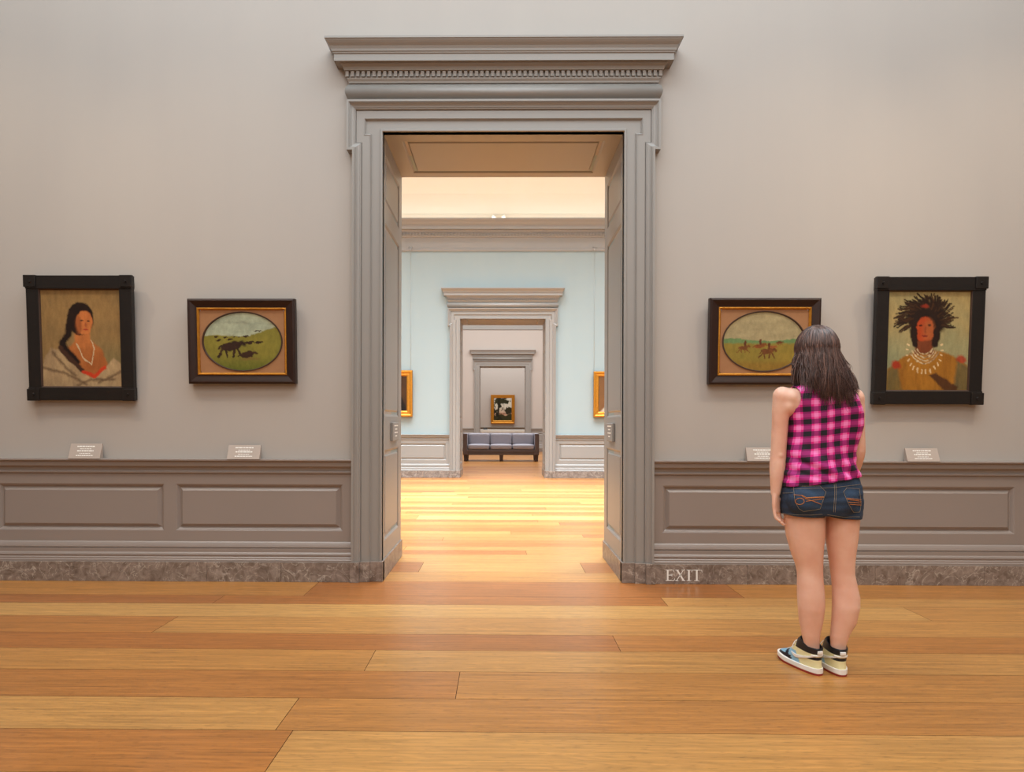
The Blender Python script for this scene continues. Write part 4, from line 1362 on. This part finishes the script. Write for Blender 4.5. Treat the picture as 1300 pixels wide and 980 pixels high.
# ---- shirt: torso shell, cut clean at neck, armholes and hem
def shirt():
    bm = bmesh.new()
    g = .2
    rows = [
        ring(1024, 1052, 470, .060, 3.425, 40, 2), ring(1022, 1054, 480, .066, 3.42, 40, 2), ring(1008, 1070, 490, .074, 3.41, 40, 2), ring(997, 1086, 498, .086, 3.405, 40), ring(994, 1092, 508, .100, 3.405, 40),
        ring(999, 1095, 520, .111, 3.41, 40), ring(999.5, 1093.5, 540, .114, 3.415, 40), ring(999, 1088.5, 558, .108, 3.41, 40), ring(997.5, 1084, 575, .101, 3.405, 40), ring(997, 1086, 592, .104, 3.40, 40),
        ring(994, 1089.5, 606, .112, 3.40, 40), ring(992, 1092, 618, .120, 3.396, 40), ring(991, 1093, 630, .126, 3.394, 40)]
    loft(bm, rows)
    for s in (-1, 1):
        ellipsoid(bm, V((1.542 + s * .07, 3.475, 1.25)), .070, .068, .070)
    o = remesh('shirt', bm, 'plaid', .006, 5, person)
    b2 = bmesh.new(); b2.from_mesh(o.data)
    def cut(co, no):
        bmesh.ops.bisect_plane(b2, geom=b2.verts[:] + b2.edges[:] + b2.faces[:], plane_co=co, plane_no=no, clear_outer=True)
    # hem climbs to the right
    l, r = W(992, 620.5, 3.32), W(1091, 606.5, 3.32)
    d = r - l
    cut(l, V((d.z, 0, -d.x)))
    # armholes
    a = W(1003.5, 530, 3.40); c2 = W(1013.5, 484, 3.40)
    # left armhole: curved cut by several planes is done by deleting inside an ellipse tube
    def armhole(side):
        if side < 0: cx, top = W(990, 500, BY), .0
        ctr = V((1.350 if side < 0 else 1.772, 3.40, 1.330))
        rx, rz = (.078, .112) if side < 0 else (.066, .105)
        # snap vertices near the rim onto the rim, then delete inside
        def val(v): return ((v.co.x - ctr.x) / rx) ** 2 + ((v.co.z - ctr.z) / rz) ** 2
        edges = [e for e in b2.edges if (val(e.verts[0]) - 1) * (val(e.verts[1]) - 1) < 0]
        for e in edges:
            v0, v1 = e.verts
            s0, s1 = math.sqrt(val(v0)) - 1, math.sqrt(val(v1)) - 1
            vv = v0 if abs(s0) < abs(s1) else v1
            oth = v1 if vv is v0 else v0
            if abs(math.sqrt(val(vv)) - 1) < 1e-4: continue
            s0, s1 = math.sqrt(val(vv)) - 1, math.sqrt(val(oth)) - 1
            t = s0 / (s0 - s1)
            if t < .6: vv.co = vv.co.lerp(oth.co, t)
        dele = [v for v in b2.verts if val(v) < .985]
        bmesh.ops.delete(b2, geom=dele, context='VERTS')
    armhole(-1); armhole(1)
    # neck
    nk = W(1037, 481, 3.40)
    cut(V((nk.x, 3.40, nk.z)), V((0, .35, 1)))
    b2.verts.ensure_lookup_table()
    # keep the largest piece
    seen, best = set(), []
    for v in b2.verts:
        if v in seen: continue
        st, comp = [v], []
        seen.add(v)
        while st:
            q = st.pop(); comp.append(q)
            for e in q.link_edges:
                w_ = e.other_vert(q)
                if w_ not in seen: seen.add(w_); st.append(w_)
        if len(comp) > len(best): best = comp
    bs = set(best)
    bmesh.ops.delete(b2, geom=[v for v in b2.verts if v not in bs], context='VERTS')
    b2.normal_update()
    # cloth folds
    from mathutils import noise
    zt = 1.33
    for v in b2.verts:
        z = v.co.z
        t = max(0, min(1, (1.12 - z) / .14))
        diag = (v.co.x - 1.55) * .5
        f = noise.noise(V((v.co.x * 5, v.co.y * 5, (z + diag) * 34))) * .012 * t
        f += noise.noise(V((v.co.x * 9, v.co.y * 9, z * 14))) * .005
        f += .004 * t
        v.co += v.normal * f
    # hem flares slightly
    b2.to_mesh(o.data); b2.free()
    me = o.data
    n = len(me.vertices)
    U, Vv = np.zeros(n), np.zeros(n)
    from mathutils import noise as nz
    for i, v in enumerate(me.vertices):
        p = v.co
        ax = 1.555
        ang = math.atan2(p.x - ax, -(p.y - 3.41))
        U[i] = ang * .150 + .18 + .004 * nz.noise(V((p.x * 6, p.y * 6, p.z * 8)))
        Vv[i] = p.z - (p.x - ax) * .10 + .006 * nz.noise(V((p.x * 7 + 5, p.y * 7, p.z * 7)))
    for nm, arr in (('plaid_u', U + 1), ('plaid_v', Vv)):
        at = me.attributes.new(nm, 'FLOAT', 'POINT')
        at.data.foreach_set('value', arr.astype(np.float32))
    so = o.modifiers.new('thick', 'SOLIDIFY'); so.thickness = .0035; so.offset = 1
    dg = bpy.context.evaluated_depsgraph_get(); dg.update()
    nm = bpy.data.meshes.new_from_object(o.evaluated_get(dg)); o.modifiers.clear(); o.data = nm
    for p in nm.polygons: p.use_smooth = True
    return o
shirt_o = shirt()

# collar: a low stand turned over at the nape
def collar():
    bm = bmesh.new()
    rows = []
    n = 30
    nc = W(1037.5, 481, 3.415)
    for rr, dz in ((.052, .012), (.056, .020), (.064, .016), (.078, -.006), (.084, -.016), (.080, -.014), (.070, -.006), (.058, .0)):
        r = []
        for k in range(n):
            t = PI * .60 + 2 * PI * .82 * k / (n - 1) - PI * .01
            r.append(nc + V((math.cos(t) * rr * 1.12, math.sin(t) * rr * 1.1, dz + .012 * math.sin(t) - .0)))
        rows.append(r)
    vr = strip_grid(bm, rows, close_v=True, smooth=True)
    for k in (0, n - 1):
        bm.faces.new([r[k] for r in vr])
    o = link('collar', bm, 'plaid', None)
    o.parent = shirt_o
    me = o.data
    U = np.array([math.atan2(v.co.x - 1.55, -(v.co.y - 3.41)) * .10 + 1.2 for v in me.vertices]); Vv = np.array([v.co.z * 1.0 for v in me.vertices])
    for nm, arr in (('plaid_u', U), ('plaid_v', Vv)):
        at = me.attributes.new(nm, 'FLOAT', 'POINT'); at.data.foreach_set('value', arr.astype(np.float32))
collar()

# ---- shorts
def shorts():
    bm = bmesh.new()
    loft(bm, [ring(1000, 1086, 598, .100, 3.40, 36), ring(996, 1089, 606, .108, 3.40, 36), ring(992.5, 1092.5, 618, .118, 3.394, 36), ring(990.5, 1094, 632, .124, 3.392, 36), ring(990, 1094.5, 644, .124, 3.392, 36), ring(992, 1093, 652, .112, 3.393, 36)])
    for cx in (1022, 1067):
        ellipsoid(bm, W(cx, 637, 3.333), .084, .070, .078)
    loft(bm, [ring(990, 1044, 636, .10, 3.393, 28, 2.2), ring(990.5, 1046, 648, .104, 3.393, 28, 2.2), ring(992.5, 1047.5, 676, .104, 3.393, 28, 2.2)])
    loft(bm, [ring(1044, 1094, 636, .10, 3.393, 28, 2.2), ring(1046, 1094, 648, .104, 3.393, 28, 2.2), ring(1046, 1092.5, 680, .104, 3.393, 28, 2.2)])
    o = remesh('shorts', bm, 'denim', .005, 5, person)
    b2 = bmesh.new(); b2.from_mesh(o.data)
    def cut(co, no, side=None):
        r = bmesh.ops.bisect_plane(b2, geom=b2.verts[:] + b2.edges[:] + b2.faces[:], plane_co=co, plane_no=no, clear_outer=True)
        es = [e for e in r['geom_cut'] if isinstance(e, bmesh.types.BMEdge)]
        return es
    l, r = W(992, 655.5, 3.29), W(1092, 660, 3.29)
    d = r - l
    es = cut(l, V((d.z, .0, -d.x)))
    cut(W(1040, 600, 3.4), V((0, 0, 1)))
    # close the hems with a turned-in rim
    r_ = bmesh.ops.extrude_edge_only(b2, edges=[e for e in es if e.is_valid])
    from mathutils import noise
    for v in [g for g in r_['geom'] if isinstance(g, bmesh.types.BMVert)]:
        v.co += V((0, 0, .02))
        cx = W(1020 if v.co.x < W(1047, 658, 3.393).x else 1069, 658, 3.393)
        q = V((cx.x - v.co.x, cx.y - v.co.y, 0)); v.co += q.normalized() * .010
    b2.normal_update()
    for v in b2.verts:
        v.co += v.normal * (noise.noise(V((v.co.x * 10, v.co.y * 10, v.co.z * 45))) * .003 + noise.noise(v.co * 16) * .002)
    b2.to_mesh(o.data); b2.free()
    for p in o.data.polygons: p.use_smooth = True
    return o
so = shorts()

def bvh_of(o):
    me = o.data
    return BVHTree.FromPolygons([v.co.copy() for v in me.vertices], [tuple(p.vertices) for p in me.polygons])
bvh = bvh_of(so)
def on(px, py, off=.0016, tree=None):
    """point on the back of the shorts seen at (px,py), found by a ray from behind the figure"""
    tgt = W(px, py, 3.4)
    o_ = V((0, 0, H)); d = (tgt - o_).normalized()
    loc, nr, i, dist = (tree or bvh).ray_cast(o_ + d * 2.6, d)
    if loc is None: return None
    if nr.dot(d) > 0: nr = -nr
    return loc + nr * off
def stitch_line(bm, pts, r=.0012, off=.0022):
    P_ = []
    for (a, b) in zip(pts, pts[1:]):
        n = max(2, int(math.hypot(a[0] - b[0], a[1] - b[1]) / 1.0))
        for k in range(n):
            q = on(a[0] + (b[0] - a[0]) * k / n, a[1] + (b[1] - a[1]) * k / n, off)
            if q is not None: P_.append(q)
    q = on(*pts[-1], off)
    if q is not None: P_.append(q)
    if len(P_) > 1: tube(bm, P_, r, 5)
def pocket(poly_px, lines, pale):
    n = 26
    xs = [p[0] for p in poly_px]; ys = [p[1] for p in poly_px]
    y0, y1 = min(ys), max(ys)
    def span(y):
        c = []
        m = len(poly_px)
        for i in range(m):
            (xa, ya), (xb, yb) = poly_px[i], poly_px[(i + 1) % m]
            if (ya <= y <= yb or yb <= y <= ya) and ya != yb:
                c.append(xa + (xb - xa) * (y - ya) / (yb - ya))
        return min(c), max(c)
    rows = []
    for j in range(n):
        y = y0 + .01 + (y1 - y0 - .02) * j / (n - 1)
        a, b = span(y)
        r = [on(a + (b - a) * k / 16, y, .0004) for k in range(17)]
        if any(q is None for q in r): continue
        rows.append(r)
    bm = bmesh.new()
    strip_grid(bm, rows, smooth=True)
    geo = bmesh.ops.extrude_face_region(bm, geom=bm.faces[:])
    for v in [g for g in geo['geom'] if isinstance(g, bmesh.types.BMVert)]: v.co += V((-.0006, -.0018, 0))
    o = link('pocket', bm, 'denim_pocket', None, True); o.parent = so
    bm = bmesh.new()
    for l in lines: stitch_line(bm, l, .0016, .0030)
    st = link('pocket_stitching', bm, 'stitch', None, True); st.parent = o
    bm = bmesh.new()
    stitch_line(bm, poly_px + [poly_px[0]], .0009, .0028)
    st = link('edge_stitching', bm, 'stitch_pale', None, True); st.parent = o
LP = [(1007.5, 617.5), (1041, 617), (1048.5, 624.5), (1041, 646), (1020, 649), (1014, 645), (1009.5, 636)]
loop = [(1016 + 5.5 * math.cos(t) - .5, 636.5 + 4 * math.sin(t)) for t in np.linspace(0, 2 * PI, 14)]
pocket(LP, [[(1008, 628.5), (1018, 629), (1024, 632), (1045.5, 630.5)], [(1022, 633), (1034, 637), (1042, 640)], [(1023, 636.5), (1044, 633.5)], [(float(a), float(b)) for a, b in loop], [(1018, 629.5), (1022, 632.5), (1046, 631.5)]], None)
RP = [(1074.5, 619.5), (1090.5, 620.5), (1092.4, 640), (1091, 650), (1083, 650), (1077, 640), (1070.5, 624.5)]
pocket(RP, [[(1074.5, 632.5), (1092.5, 634.5)], [(1075.5, 634), (1092.5, 636.5)], [(1077, 637.5), (1092.6, 638.5)], [(1078, 640), (1092.4, 641)]], None)
bm = bmesh.new()
stitch_line(bm, [(1058.5, 611), (1059.5, 625), (1058, 650)], .001)
stitch_line(bm, [(1060.5, 611), (1061.5, 625), (1060, 650)], .001)
stitch_line(bm, [(992, 651.5), (1010, 653.5), (1030, 653.5), (1044, 652.5)], .0009)
stitch_line(bm, [(1050, 653), (1070, 656), (1091, 656)], .0009)
stitch_line(bm, [(994, 626), (1007, 626)], .0009)
stitch_line(bm, [(1005, 621), (1060, 619), (1092, 615)], .0008)
o = link('seam_stitching', bm, 'stitch_pale', None, True); o.parent = so

# ---- sneakers
def sneaker(name, heel, yaw):
    root = empty(name, heel, Matrix.Rotation(yaw, 4, 'Z'))
    root.parent = person
    Lf = .272
    def outline(y0, y1, w, n=64, asym=.008):
        """foot outline between heel y0 and toe y1"""
        out = []
        for k in range(n):
            t = 2 * PI * k / n
            c, s = math.cos(t), math.sin(t)
            yy = (y0 + y1) / 2 - (y1 - y0) / 2 * math.copysign(abs(c) ** .82, c)
            tt = (yy - y0) / (y1 - y0)
            wd = w * (.80 + .24 * math.sin(min(1, tt * 1.25) * PI * .62)) * abs(s) ** .72
            out.append((math.copysign(wd, s) + asym * math.sin(tt * PI), yy))
        return out
    def lk2(nm, bm, mat, parent=root, smooth=True):
        o = link(nm, bm, mat, None, smooth)
        o.parent = parent
        return o
    # outsole, midsole
    def slab(z0, z1, gr, nm, mat, bev):
        bm = bmesh.new()
        rows = []
        for z, s in ((z0, -bev), (z0 + bev, 0), (z1 - bev, 0), (z1, -bev)):
            rows.append([V((x * (1 + (gr + s) / .045), y, z + (.010 * max(0, (y - .2) / .07)) ** 1 * (1 if y > .2 else 0))) for x, y in outline(-gr - s * 0, Lf + gr + s, .0485)])
        loft(bm, rows, smooth=False)
        return lk2(nm, bm, mat, smooth=False)
    slab(0, .010, .003, 'outsole', 'shoe_red', .001)
    ms = slab(.009, .033, .004, 'midsole', 'shoe_white', .003)
    # upper as stacked rings, shared out to differently coloured parts
    lev = []
    for k in range(57):
        t = k / 56
        z = .030 + t * .092
        back = -.000 + .006 * math.sin(t * PI) - .002 * t
        # instep profile
        if t < .35: front = Lf - .004 - .050 * (t / .35) ** 2.6
        else: front = .218 - .100 * ((t - .35) / .65) ** .75
        w = .047 - .0065 * t ** 1.3
        lev.append((z, back, front, w))
    n = 112
    rings = []
    for z, b_, f_, w in lev:
        dip = 0
        rings.append([V((x, y, z + (max(0, (z - .09)) * .9 * max(0, (y - .045) / .07)))) for x, y in outline(b_, f_, w, n)])
    bms = {k: bmesh.new() for k in ('heel_counter', 'quarter', 'collar', 'toe_cap', 'toe_overlay', 'tongue')}
    def region(c):
        y, z = c.y, c.z
        top = .092 + .02 * max(0, (y - .05) / .06)
        if z > .098 + .10 * max(0, y - .05) - .16 * max(0, .03 - y) * 0 and y < .125: return 'collar'
        if z > .070 and z < .084 and y < .05 - (z - .07) * 1: return 'collar'
        if y > .118 + (.118 - z) * .2 and z > .085: return 'tongue'
        if y < .088 + (z - .03) * .6: return 'heel_counter'
        if y > .192 + (z - .05) * .3 and z > .052: return 'toe_cap'
        if (z < .052 and y > .150) or (.168 + (z - .05) * .3 < y): return 'toe_overlay'
        return 'quarter'
    cache = {k: {} for k in bms}
    def gv(key, i, j):
        d = cache[key]
        if (i, j) not in d: d[(i, j)] = bms[key].verts.new(rings[i][j])
        return d[(i, j)]
    for i in range(len(rings) - 1):
        for j in range(n):
            j2 = (j + 1) % n
            c = (rings[i][j] + rings[i][j2] + rings[i + 1][j] + rings[i + 1][j2]) / 4
            k = region(c)
            bms[k].faces.new((gv(k, i, j), gv(k, i, j2), gv(k, i + 1, j2), gv(k, i + 1, j)))
    # padded rim turning into the ankle opening
    top = rings[-1]
    cc = V((0, sum(v.y for v in top) / n, 0))
    rim = bms['collar']
    rows = [top]
    for s, dz in ((.985, .004), (.95, .0055), (.90, .003), (.86, -.012), (.84, -.03)):
        rows.append([V((v.x * s, cc.y + (v.y - cc.y) * s, v.z + dz)) for v in top])
    strip_grid(rim, rows, close_u=True, smooth=True)
    mats = dict(heel_counter='shoe_cream', quarter='shoe_blue', collar='shoe_black', toe_cap='shoe_blue', toe_overlay='shoe_navy', tongue='shoe_cream')
    up = None
    for k, b in bms.items():
        if not b.faces: b.free(); continue
        o = lk2(k, b, mats[k])
    # surface tree for the applied pieces
    tb = bmesh.new(); loft(tb, rings)
    tree = BVHTree.FromBMesh(tb); tb.free()
    def side(s, y, z, off):
        loc, nr, i, d = tree.ray_cast(V((s * .2, y, z)), V((-s, 0, 0)))
        if loc is None: loc = V((s * .03, y, z)); nr = V((s, 0, 0))
        if nr.x * s < 0: nr = -nr
        return loc + nr * off
    for s in (-1, 1):
        bm = bmesh.new()
        # curved stroke: sharp tail at the heel, hook under the instep
        upp = [(.006, .094), (.04, .083), (.08, .074), (.12, .070), (.150, .074)]
        low = [(.006, .088), (.04, .074), (.08, .062), (.12, .054), (.150, .072)]
        U_, L_ = smooth2(upp), smooth2(low)
        rows = [[side(s, a[0], a[1] + (b[1] - a[1]) * k / 5, .0004) for a, b in zip(U_, L_)] for k in range(6)]
        strip_grid(bm, rows, smooth=True)
        r = bmesh.ops.extrude_face_region(bm, geom=bm.faces[:])
        for v in [g for g in r['geom'] if isinstance(g, bmesh.types.BMVert)]: v.co.x += s * .0032
        lk2('side_stripe', bm, 'shoe_white')
    # heel tab
    bm = bmesh.new(); box(bm, -.013, .013, -.006, .004, .100, .116, .0025); lk2('heel_tab', bm, 'shoe_white')
    # heel stripe round the back
    bm = bmesh.new()
    pts = []
    for k in range(15):
        a = -PI / 2 + PI * (k - 7) / 14 * .9
        loc, nr, i, d = tree.ray_cast(V((.12 * math.cos(a), .03 + .12 * math.sin(a), .091)), V((-math.cos(a), -math.sin(a), 0)))
        if loc is not None: pts.append(loc + V((math.cos(a), math.sin(a), 0)) * .0015)
    tube(bm, pts, [(.0025, .0042)] * len(pts), 8); lk2('heel_stripe', bm, 'shoe_white')
    # tongue standing above the opening, laces
    bm = bmesh.new()
    rows = []
    for t in range(7):
        y = .150 - .035 * t / 6 - .0; z = .085 + .062 * t / 6
        rows.append([V((x, y - 6 * x * x + th, z)) for x, th in ((-.024, 0), (-.012, .0), (0, 0), (.012, 0), (.024, 0), (.024, .007), (0, .008), (-.024, .007))])
    loft(bm, rows); lk2('tongue_tip', bm, 'shoe_black')
    bm = bmesh.new()
    for t in range(6):
        y = .205 - .013 * t; 
        a = []
        for x in np.linspace(-.022, .022, 7):
            loc, nr, i, d = tree.ray_cast(V((float(x), y + float(x) * .3, .3)), V((0, 0, -1)))
            if loc: a.append(loc + V((0, 0, .003)))
        if len(a) > 2: tube(bm, a, .0024, 6)
    for s in (-1, 1):
        tube(bm, smooth_path([V((0, .128, .128)), V((s * .02, .138, .128)), V((s * .036, .140, .108)), V((s * .04, .145, .085))]), .0022, 6)
    lk2('lace', bm, 'shoe_white')
    return root
def smooth2(pts):
    q = smooth_path([V((a, b, 0)) for a, b in pts], None, 5)
    return [(v.x, v.y) for v in q]
hl, hr = W(1041, 857, 3.296), W(1070, 858.5, 3.284)
sneaker('sneaker', V((hl.x, 3.296, 0)), math.radians(17))
sneaker('sneaker', V((hr.x, 3.284, 0)), math.radians(3))

# ---- hair: a shaped cap under some two thousand locks
def hair():
    rnd = random.Random(21)
    bm = bmesh.new()
    lay = bm.verts.layers.float.new('lock')
    A, B, C = .094, .108, .111
    cz = hc.z + .014
    cx, cy = hc.x - .004, hc.y - .006
    def lock(pts, r, shade, sides=4):
        P_ = smooth_path(pts, None, 4)
        rs = []
        m = len(P_) - 1
        for i in range(m + 1):
            t = i / m
            rs.append(max(.0003, r * (1 if t < .55 else 1 - (t - .55) / .45 * .92)))
        for rr in tube(bm, P_, rs, sides, cap=False):
            for v in rr: v[lay] = shade
    def dome(phi, th, k=1.0):
        return V((cx + A * k * math.sin(th) * math.sin(phi), cy - B * k * math.sin(th) * math.cos(phi), cz + C * k * math.cos(th)))
    # cap
    rows = []
    for i in range(15):
        th = .02 + (PI * .60) * i / 14
        rows.append([dome(-2.25 + 4.5 * k / 30, th, .985) for k in range(31)])
    vr = strip_grid(bm, rows, smooth=True)
    strip_grid(bm, [[dome(2 * PI * k / 40, .02 + .92 * i / 8, 1.0) for k in range(41)] for i in range(9)], smooth=True)
    # hanging mass under the locks
    low = [dome(-2.0 + 4.0 * k / 30, PI * .5, .97) for k in range(31)]
    r2 = []
    for i in range(8):
        t = i / 7
        r2.append([V((p.x + (p.x - cx) * .05 * t, p.y - (.0 + .02 * t) * max(0, math.cos(-2.0 + 4.0 * k / 30)), cz - .155 * t)) for k, p in enumerate(low)])
    strip_grid(bm, r2, smooth=True)
    for v in bm.verts: v[lay] = .2
    for k in range(500):
        ph = PI + rnd.uniform(-1.0, 1.0)
        sg = 1 if rnd.random() < .5 else -1
        pts = [dome(ph + sg * .9 * i / 4, .10 + (.92) * i / 4 + rnd.uniform(0, .03), rnd.uniform(1.0, 1.03)) for i in range(5)]
        lock(pts, .0028, min(1, max(0, rnd.gauss(.4, .2))))
    def endz(phi):
        # where the locks end, as a function of the side (phi<0 left of the picture)
        pts = [(-2.2, 488), (-1.4, 489), (-.8, 492), (-.4, 499), (0, 510), (.35, 515), (.7, 509), (1.1, 503), (1.7, 502), (2.2, 500)]
        for (a, ya), (b, yb) in zip(pts, pts[1:]):
            if a <= phi <= b: return ya + (yb - ya) * (phi - a) / (b - a)
        return 500
    from mathutils import noise as nzz
    for k in range(2600):
        phi = rnd.uniform(-2.2, 2.2)
        th0 = rnd.uniform(.03, .8) if rnd.random() < .6 else rnd.uniform(.3, 1.3)
        kk = rnd.uniform(.985, 1.045)
        pts = []
        m = 5
        ph = phi
        part = rnd.gauss(0, .05)
        for i in range(m):
            th = th0 + (PI * .53 - th0) * i / (m - 1)
            pts.append(dome(ph + part * i / m, th, kk + .012 * math.sin(i * 1.7 + k)))
        e = pts[-1]
        ye = endz(phi) + 11 * nzz.noise(V((phi * 5, 3, 0))) + rnd.gauss(0, 6) - (rnd.random() ** 2) * 16
        ze = W(1040, ye, 3.32).z
        back = max(0, math.cos(phi))
        # flare: right side sweeps out, left side lies on the shoulder
        out = .030 * max(0, math.sin(phi)) ** 1.0 * 1.6 + .012 * max(0, -math.sin(phi))
        w = rnd.gauss(0, .012) + .018 * nzz.noise(V((phi * 5, 9, 1)))
        tgt = V((e.x + (out if phi > 0 else -out) + w, min(e.y, 3.40) - .012 * back + rnd.gauss(0, .006), ze))
        # keep clear of the back
        backy = 3.295 + .0
        if abs(tgt.x - 1.54) < .15 and phi > -1.4 and phi < 1.4:
            tgt.y = min(tgt.y, 3.300 + rnd.uniform(-.012, .004)) if ze < 1.36 else tgt.y
        m1 = e.lerp(tgt, .35) + V((w * .3 + rnd.gauss(0, .004) - .006 * math.sin(phi), -.006 * back, 0))
        m2 = e.lerp(tgt, .7) + V((rnd.gauss(0, .006) - .004 * math.sin(phi), -.010 * back, 0))
        wv = .010 * math.sin(phi * 9 + 1.2)
        m1.x += wv * .5; m2.x -= wv
        pts += [m1, m2, tgt + V((rnd.gauss(0, .004), 0, 0))]
        shade = min(1, max(0, rnd.gauss(.40, .24) + (.25 if rnd.random() < .06 else 0)))
        lock(pts, rnd.uniform(.0016, .0034), shade)
    me = bpy.data.meshes.new('hair')
    bm.to_mesh(me); bm.free()
    me.materials.append(M['hair'])
    for p in me.polygons: p.use_smooth = True
    o = bpy.data.objects.new('hair', me)
    COL.objects.link(o)
    o.parent = person
hair()
# ------------------------------------------------------------------ light
def area(name, loc, target, sx, sy, power, color, spread=PI):
    l = bpy.data.lights.new(name, 'AREA')
    l.shape = 'RECTANGLE'; l.size = sx; l.size_y = sy
    l.energy = power; l.color = color
    l.spread = spread
    o = bpy.data.objects.new(name, l)
    COL.objects.link(o)
    o.location = loc
    d = Vector(target) - Vector(loc)
    o.rotation_euler = d.to_track_quat('-Z', 'Y').to_euler()
    return o
def spot(name, loc, target, power, color, angle=60, blend=1, size=.08):
    l = bpy.data.lights.new(name, 'SPOT')
    l.energy = power; l.color = color
    l.spot_size = math.radians(angle); l.spot_blend = blend
    l.shadow_soft_size = size
    o = bpy.data.objects.new(name, l)
    COL.objects.link(o)
    o.location = loc
    d = Vector(target) - Vector(loc)
    o.rotation_euler = d.to_track_quat('-Z', 'Y').to_euler()
    return o
COOL, NEUT, WARM = (.86, .94, 1.0), (1, .97, .92), (1, .80, .58)
area('assumed_overhead_front_room', (0, 2.9, 6.9), (0, 3.3, 0), 10, 3.0, 500, (.72, .88, 1.0))  # assumed cool daylight from above, unseen; the vault has no opening
area('fill_behind_visitor', (0, -1.6, 6.4), (0, 1.6, 0), 6, 3, 230, (.98, .97, .95))  # unseen overhead fill, added to brighten the visitor's back
area('fill_light_back', (1.2, -3.6, 3.9), (1.6, 3.4, .9), 3.2, 1.6, 85, (1, .97, .93))  # added fill aimed at the visitor; no window is modelled here
for s in (-1, 1):
    spot('assumed_track_lamp', (s * 4.6, 3.2, 5.6), (s * 3.1, 5.2, 1.2), 150 if s < 0 else 230, WARM, 56)  # assumed warm spot out of view, inferred from the frame shadows
    spot('assumed_track_lamp', (s * 3.1, 3.2, 5.6), (s * 1.8, 5.2, 1.1), 120 if s < 0 else 180, WARM, 56)  # second assumed spot for the inner frames, also out of view
area('assumed_overhead_blue_room', (0, 10.4, 7.4), (0, 10.4, 0), 9, 5, 1550, (.78, .90, 1), math.radians(95))  # assumed overhead daylight for the bright floor; no skylight is modelled
area('added_uplight', (0, 14.45, 5.45), (0, 14.62, 6.4), 9, .12, 10, (1, .97, .94))  # added unseen uplight to brighten the vault over the far cornice
area('added_uplight', (0, 6.4, 5.45), (0, 6.2, 6.4), 9, .12, 10, (1, .97, .94))  # same added uplight on the near side, no fitting modelled
area('fill_light_blue_wall', (0, 7.2, 5.1), (0, 14.6, 3.6), 9, 1.0, 210, (.80, .91, 1))  # added floating fill, washes the far blue wall and trim with cool light
for s in (-1, 1):
    area('assumed_side_light_blue_room', (s * 6.2, 10.4, 3.0), (0, 10.4, 1.2), 4, 3.2, 90, (.8, .92, 1))  # assumed side daylight from bare area lights; these walls have no windows
area('assumed_overhead_third_room', (0, 21.4, 7.4), (0, 21.4, 0), 9, 7, 1250, (.86, .94, 1))  # assumed overhead light, unseen; nothing opens in this ceiling
area('assumed_overhead_end_room', (0, 30.6, 6.4), (0, 30.8, 0), 8, 3, 480, (.86, .94, 1))  # assumed unseen light under the closed end room vault
w = bpy.data.worlds.new('world'); scene.world = w
w.use_nodes = True
w.node_tree.nodes['Background'].inputs[0].default_value = (.6, .7, .8, 1)
w.node_tree.nodes['Background'].inputs[1].default_value = .2
